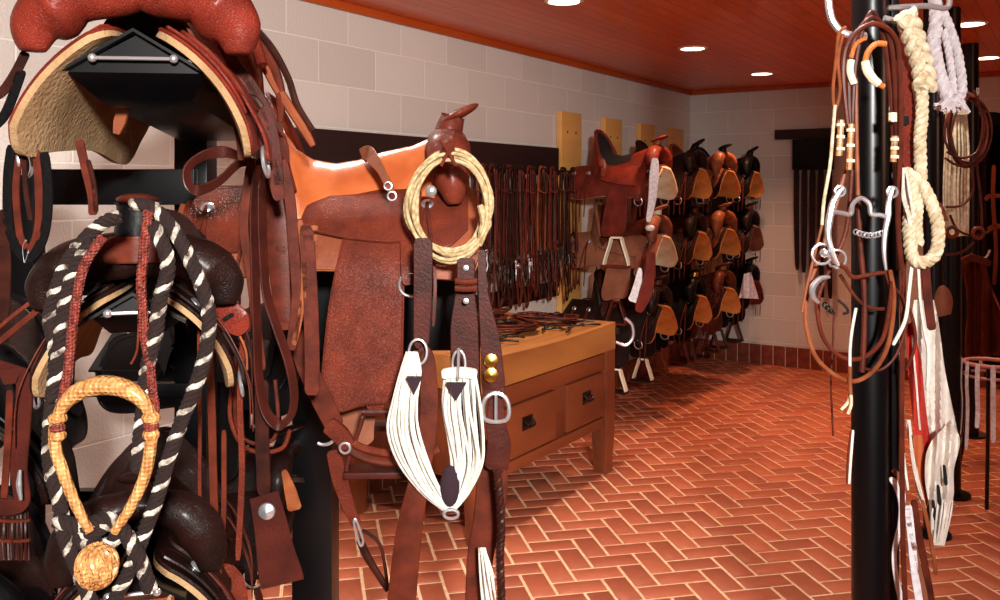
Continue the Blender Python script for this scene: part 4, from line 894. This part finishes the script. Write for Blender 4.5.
for pts, r in (([(934, -15), (936, 20), (934, 45), (940, 75), (948, 98)], 6.2), ([(942, 10), (952, 35), (959, 62), (962, 90), (956, 102)], 4.6), ([(944, 30), (950, 60), (954, 95)], 3.5)):
    MB().twist(W(pts, 2.3), r*.5*2.3/891, 3, .05, n=70, sr=r*.62*2.3/891).build('rope_run', 'white_rope', c2)
kb = MB(); random.seed(9)
for k in range(34):
    a = random.uniform(-1, 1); kb.tube(W([(951+a*4, 98), (951+a*11, 104+random.uniform(-3, 2)), (951+a*17+random.uniform(-3, 3), 106+random.uniform(-2, 7))], 2.28+random.uniform(-.02, .02)), .0045, n=10, seg=5)
kb.ell(P(952, 103, 2.29), (.032, .02, .017)); kb.build('tuft', 'white_rope', c2)
# cream fringe and brown coil
f1 = T('mohair_cinch', 'long cream mohair fringe hanging down between the black posts', 'cinch', 956, 235, 3.6); strands(f1, 'cords', 'cotton', [(956, 112, 10), (957, 150, 11.5), (956, 190, 12), (956, 236, 12)], 3.62, 22, 1.2, 1)
pxs(f1, 'header', 'cotton', [(945, 112), (968, 112)], 6, 3.6, .02)
f2 = T('brown_coiled_lariat', 'brown thin rope coil hanging over the cream fringe', 'rope', 970, 165, 3.5)
pts = []
for i in range(5*22):
    a = i/22*2*math.pi; pts.append(P(968+(19+3*math.sin(i*.23))*math.sin(a)+2*math.sin(i*.4), 131-(34+2.5*math.sin(i*.19))*math.cos(a), 3.5+.02*math.sin(i*.3)))
MB().tube(pts, .0052, n=5*36, seg=6).build('coil', 'strap', f2)
for pts in ([(974, 90), (983, 120), (978, 150), (962, 158), (947, 152)], [(945, 158), (960, 166), (975, 160), (984, 140)], [(970, 160), (973, 190), (962, 205), (946, 207)], [(976, 160), (981, 200), (982, 232)], [(950, 215), (958, 230), (975, 236), (990, 231)], [(946, 255), (962, 252), (974, 242)]):
    pxt(f2, 'strand', 'strap', pts, 1.3, 3.48)
for (x, y) in ((952, 232), (978, 233)):
    MB().torus(P(x, y, 3.47), .02, .008).build('rope_knot', 'tooled', f2)
pxs(f1, 'end_tab', 'oldtan', [(936, 204), (940, 212), (944, 222)], [9, 10, 8], 3.6, .015)
f4 = T('tan_stirrup_hood', 'rounded tan leather hood showing between the black posts', 'stirrup', 942, 320, 3.4); MB().panel([(936, 318), (934, 300), (938, 288), (943, 285)], [(951, 314), (953, 302), (950, 291), (944, 285)], lambda x, s, off: P(x, s, 3.42-off-.03*math.sin((x-934)/19*3.1)), 16, 8, .02, 0).build('hood', 'oldtan', f4)
# blanket
sb = T('saddle_blanket', 'white wool blanket with red stripes draped beside the nearest post', 'blanket', 930, 500, 2.15)
def bfn(ph, d=2.16): return lambda x, s, off: P(x, s, d-off+.016*math.sin(x*.28+s*.012+ph)+.008*math.sin(x*.7))
MB().panel([(914, 300), (911, 330), (916, 370), (922, 410), (928, 445), (932, 490)], [(934, 300), (939, 325), (945, 370), (952, 405), (959, 440), (958, 452)], bfn(0), 40, 16, .006, 0).build('white_field', 'felt_white', sb)
MB().panel([(906, 325), (908, 370), (912, 410), (916, 450), (922, 480)], [(912, 322), (921, 360), (925, 400), (930, 440), (932, 470)], bfn(.4, 2.145), 36, 12, .006, 0).build('red_stripe', 'wool_red', sb)
MB().panel([(911, 335), (915, 380), (919, 430)], [(912.5, 335), (917, 380), (921, 430)], bfn(.4, 2.137), 20, 4, .003, 0).build('pale_line', 'felt_white', sb)
MB().panel([(911, 435), (915, 465), (920, 490), (927, 506)], [(922, 435), (927, 465), (930, 488), (928, 506)], bfn(.8, 2.135), 20, 8, .006, 0).build('rust_stripe', 'wool_orange', sb)
MB().panel([(932, 440), (926, 455), (925, 480), (929, 505), (931, 530)], [(950, 420), (960, 440), (954, 470), (953, 500), (940, 530)], lambda x, s, off: P(x, s, 2.12-off+.014*math.sin(x*.5+s*.03)), 34, 16, .006, 0).build('folded_corner', 'felt_white', sb)
for (x, y) in ((944, 465), (938, 485), (933, 500)): MB().strap(W([(x, y), (x+2, y+20)], 2.10), [.006, .008], .005, hint=CAMN).build('black_bar', 'wool_black', sb)
strands(sb, 'fringe', 'felt_white', [(943, 500, 10), (940, 515, 9), (937, 545, 7)], 2.12, 22, .8, 2)
strands(sb, 'edge_piping', 'felt_white', [(908, 420, 2), (912, 450, 2), (917, 480, 2), (924, 508, 2)], 2.12, 4, .9, .3)
# long latigos below the blanket
lb = T('pale_latigo', 'bundle of pale and brown straps hanging to the bottom edge right of the post', 'strap', 920, 600, 2.05)
for pts, w, m in (([(893, 470), (898, 476), (902, 490)], 5, 'oldtan'), ([(890, 478), (899, 488), (902, 505), (900, 525), (894, 560), (903, 610)], [4, 10, 7, 5, 5, 6], 'white_rope'), ([(906, 500), (910, 530), (917, 560), (926, 600), (928, 615)], 5, 'oldtan'),
                  ([(914, 500), (918, 530), (924, 560), (934, 615)], 7, 'strap'), ([(908, 505), (911, 535), (915, 575), (921, 612)], 8, 'white_rope'), ([(922, 500), (929, 530), (934, 560), (936, 575)], 4, 'tanstrap'), ([(900, 350), (903, 400), (903, 450), (908, 490)], 2.5, 'white_cord')):
    pxs(lb, 'strap', m, pts, w, 2.07, .004)
tw = MB()
# chaps and garments farther right
ch = T('brown_leather_chaps', 'brown leather chaps draped on a post arm at the right edge', 'chaps', 985, 355, 4.9)
MB().panel([(960, 262), (966, 285), (968, 310), (966, 335), (966, 358)], [(984, 260), (990, 285), (1000, 310), (1008, 335), (1012, 352)], lambda x, s, off: P(x, s, 4.95-off+.05*math.sin(x*.35)), 30, 24, .01, 0, bead=.006).build('leg_panel', 'tooled', ch)
MB().strap(W([(960, 264), (972, 258), (990, 264)], 4.9), .04, .02, hint=CAMN).build('belt', 'leather', ch)
ch2 = T('dark_chaps', 'near-black leather garment hanging behind the brown chaps at the right edge', 'chaps', 990, 380, 5.6)
MB().panel([(978, 125), (976, 200), (978, 300), (984, 380)], [(1006, 125), (1010, 200), (1014, 300), (1016, 390)], lambda x, s, off: P(x, s, 5.75-off+.05*math.sin(x*.4)), 30, 20, .012, 0).build('leg_panel', 'dark', ch2); MB().strap(W([(974, 124), (990, 118), (1010, 122)], 5.7), .08, .02, hint=CAMN).build('belt', 'black', ch2)
ch3 = T('brown_tack_straps', 'thin brown straps hanging in front of the dark garment at the right edge', 'strap', 992, 235, 5.2)
for pts, w in (([(994, 165), (993, 200), (996, 250), (994, 285)], 4), ([(985, 200), (990, 196), (1002, 196)], 4), ([(988, 230), (996, 226), (1004, 228)], 5)): pxs(ch3, 'strap', 'leather', pts, w, 5.2, .006)
# pinkish stand with pale strips
sp = P(990, 0, 4.4); st_ = thing('rose_stand', 'pinkish round metal stand at the right edge with pale strips tied round it', 'stand', (sp.x, sp.y, 0))
z0 = P(990, 363, 4.4).z; c0 = Vector((sp.x, sp.y, 0))
mb = MB()
mb.tube([c0+Vector((.115*math.cos(a), .115*math.sin(a), z0)) for a in [i*math.pi/12 for i in range(24)]], .010, closed=True, raw=True)
mb.tube([c0+Vector((.115*math.cos(a), .115*math.sin(a), z0-.06)) for a in [i*math.pi/12 for i in range(24)]], .007, closed=True, raw=True); mb.build('rim', 'rose', st_)
for a in (30, 150, 270):
    MB().tube([c0+Vector((.11*math.cos(R(a)), .11*math.sin(R(a)), z0)), c0+Vector((.13*math.cos(R(a)), .13*math.sin(R(a)), z0*.5)), c0+Vector((.19*math.cos(R(a)), .19*math.sin(R(a)), .008))], .009).build('leg', 'steel', st_)
for k, a in enumerate((170, 200, 225, 250, 280, 310)):
    v = Vector((math.cos(R(a)), math.sin(R(a)), 0))
    MB().strap([c0+v*.128+Vector((0, 0, z0+.01)), c0+v*.132+Vector((0, 0, z0-.1)), c0+v*.128+Vector((0, .01, z0-.22)), c0+v*.135+Vector((0, 0, z0-.3-.06*(k % 3)))], .022, .004, hint=v).build('strip', 'white_rope', st_)
# back wall rail with dark fringed garment
def YB(px, py, y): # point on a plane parallel to the back wall
    r = FWD+RGT*((px-500)/891)+UP*((190-py)/891); return Vector((0, 0, EYE))+r*(y/r.y)
a, b = YB(776, 135, Y1), YB(1010, 135, Y1)
struct('trim_5', MB().box(((a.x+b.x)/2, Y1-.02, a.z), (b.x-a.x, .04, .085), bev=.004), 'darkwood')
fg = thing('fringed_chaps', 'black fringed leather chaps hanging from the rail on the back wall', 'chaps', YB(812, 290, Y1-.09))
a, b = YB(793, 142, Y1-.06), YB(834, 142, Y1-.06); zt = a.z+.02; zw = YB(812, 170, Y1).z
MB().box(((a.x+b.x)/2, Y1-.07, (zt+zw)/2), (b.x-a.x, .04, zt-zw), bev=.008).build('waist', 'black', fg)
n = 5
for k in range(n):
    x = a.x+(b.x-a.x)*(k+.5)/n; zb = YB(812, 292 if k > 1 else 268, Y1).z-random.uniform(0, .06)
    MB().strap([(x, Y1-.07, zw+.02), (x+random.uniform(-.01, .01), Y1-.075, (zw+zb)/2), (x+random.uniform(-.015, .02), Y1-.07, zb)], [.05, .046, .036], .010, hint=Vector((0, -1, 0))).build('fringe_strip', 'dark', fg)
for (x, y, lab) in ((806, 139, 0), (822, 139, 0)):
    p = YB(x, y, Y1-.04); MB().tube([p, p+Vector((0, -.05, 0)), p+Vector((0, -.06, .02))], .006).build('hook', 'iron', fg)
# ------------------------------------------------------------------ odds and ends on the wall saddles
def hang(name, label, cat, m, pts, wpx, d, kind='s'):
    t = T(name, label, cat, pts[-1][0], pts[-1][1], d); (pxs if kind == 's' else pxt)(t, 'strap' if kind == 's' else 'cord', m, pts, wpx, d, **({'th': .02} if kind == 's' else {}))
    return t
wc = T('white_scarf', 'white cloth hanging from the horn of the nearest top-tier wall saddle', 'cloth', 650, 220, 5.5)
MB().strap(W([(655, 158), (654, 175), (652, 200), (648, 222)], 5.52), [.04, .06, .05, .03], .02, hint=CAMN, n=24).build('cloth', 'white_rope', wc); MB().ell(P(650, 228, 5.5), (.03, .03, .02)).build('knot', 'white_rope', wc)
wc2 = T('white_cloth', 'small white cloth folded over the bottom saddle in the back corner', 'cloth', 749, 300, 7.2)
MB().panel([(744, 274), (741, 288), (739, 298)], [(751, 272), (755, 286), (759, 299)], lambda x, s, off: P(x, s, 7.0-off+.03*math.sin(x*.8)), 14, 12, .015, 0).build('cloth', 'white_rope', wc2)
hk2 = hang('steel_hook', 'thin curved silver hook hanging beside the far end of the workbench', 'hook', 'chrome', [(625, 318), (632, 325), (633, 337), (626, 345), (616, 342)], 1.6, 4.9, 't')
hb = T('brown_fender_strap', 'broad orange-brown strap hanging down in front of the middle-tier saddle beside the bench', 'strap', 645, 315, 5.2)
MB().strap(W([(651, 252), (650, 270), (646, 292), (638, 312)], 5.25), [.055, .06, .08, .05], .012, hint=CAMN, n=20).build('strap', 'tooled_red', hb); MB().strap(W([(640, 268), (637, 290), (633, 302)], 5.28), [.02, .06, .07], .008, hint=CAMN).build('white_lining', 'white_rope', hb)

# ------------------------------------------------------------------ light and camera
def area(name, loc, target, size, energy, color, sy=None):
    ld = bpy.data.lights.new(name, 'AREA'); ld.energy = energy; ld.size = size; ld.color = color
    if sy: ld.shape = 'RECTANGLE'; ld.size_y = sy
    o = bpy.data.objects.new(name, ld); COL.objects.link(o); o.location = loc
    o.rotation_euler = (Vector(target)-Vector(loc)).to_track_quat('-Z', 'Y').to_euler(); return o
kd = bpy.data.lights.new('photographers_lamp', 'SPOT'); kd.energy = 2250; kd.color = (1, .98, .93); kd.spot_size = R(70); kd.spot_blend = .85; kd.shadow_soft_size = .16
ko = bpy.data.objects.new('photographers_lamp', kd); COL.objects.link(ko); ko.location = (1.45, -1.3, 2.32); ko.rotation_euler = (Vector((-2.5, 1.9, 1.2))-ko.location).to_track_quat('-Z', 'Y').to_euler()
area('side_fill_light', (2.3, 3.0, 2.1), (-2.4, 4.6, .6), .8, 22, (1, .58, .42))  # unseen warm fill added to tint the far room; no window there
w = bpy.data.worlds.new('world'); SC.world = w; w.use_nodes = True
w.node_tree.nodes['Background'].inputs[0].default_value = (.5, .35, .3, 1); w.node_tree.nodes['Background'].inputs[1].default_value = .05
cam = bpy.data.cameras.new('camera'); co = bpy.data.objects.new('camera', cam); COL.objects.link(co)
co.location = (0, 0, EYE); co.rotation_euler = (R(90), 0, R(33)); cam.sensor_width = 36; cam.lens = 891/1000*36; cam.shift_y = -.11; cam.clip_start = .05
SC.camera = co
SC.view_settings.view_transform = 'Standard'; SC.view_settings.look = 'None'; SC.view_settings.gamma = 1; SC.view_settings.exposure = -.36
SC.view_settings.use_curve_mapping = False
for o in SC.objects:
    for kk in ('_world', '_origin'):
        if kk in o: del o[kk]
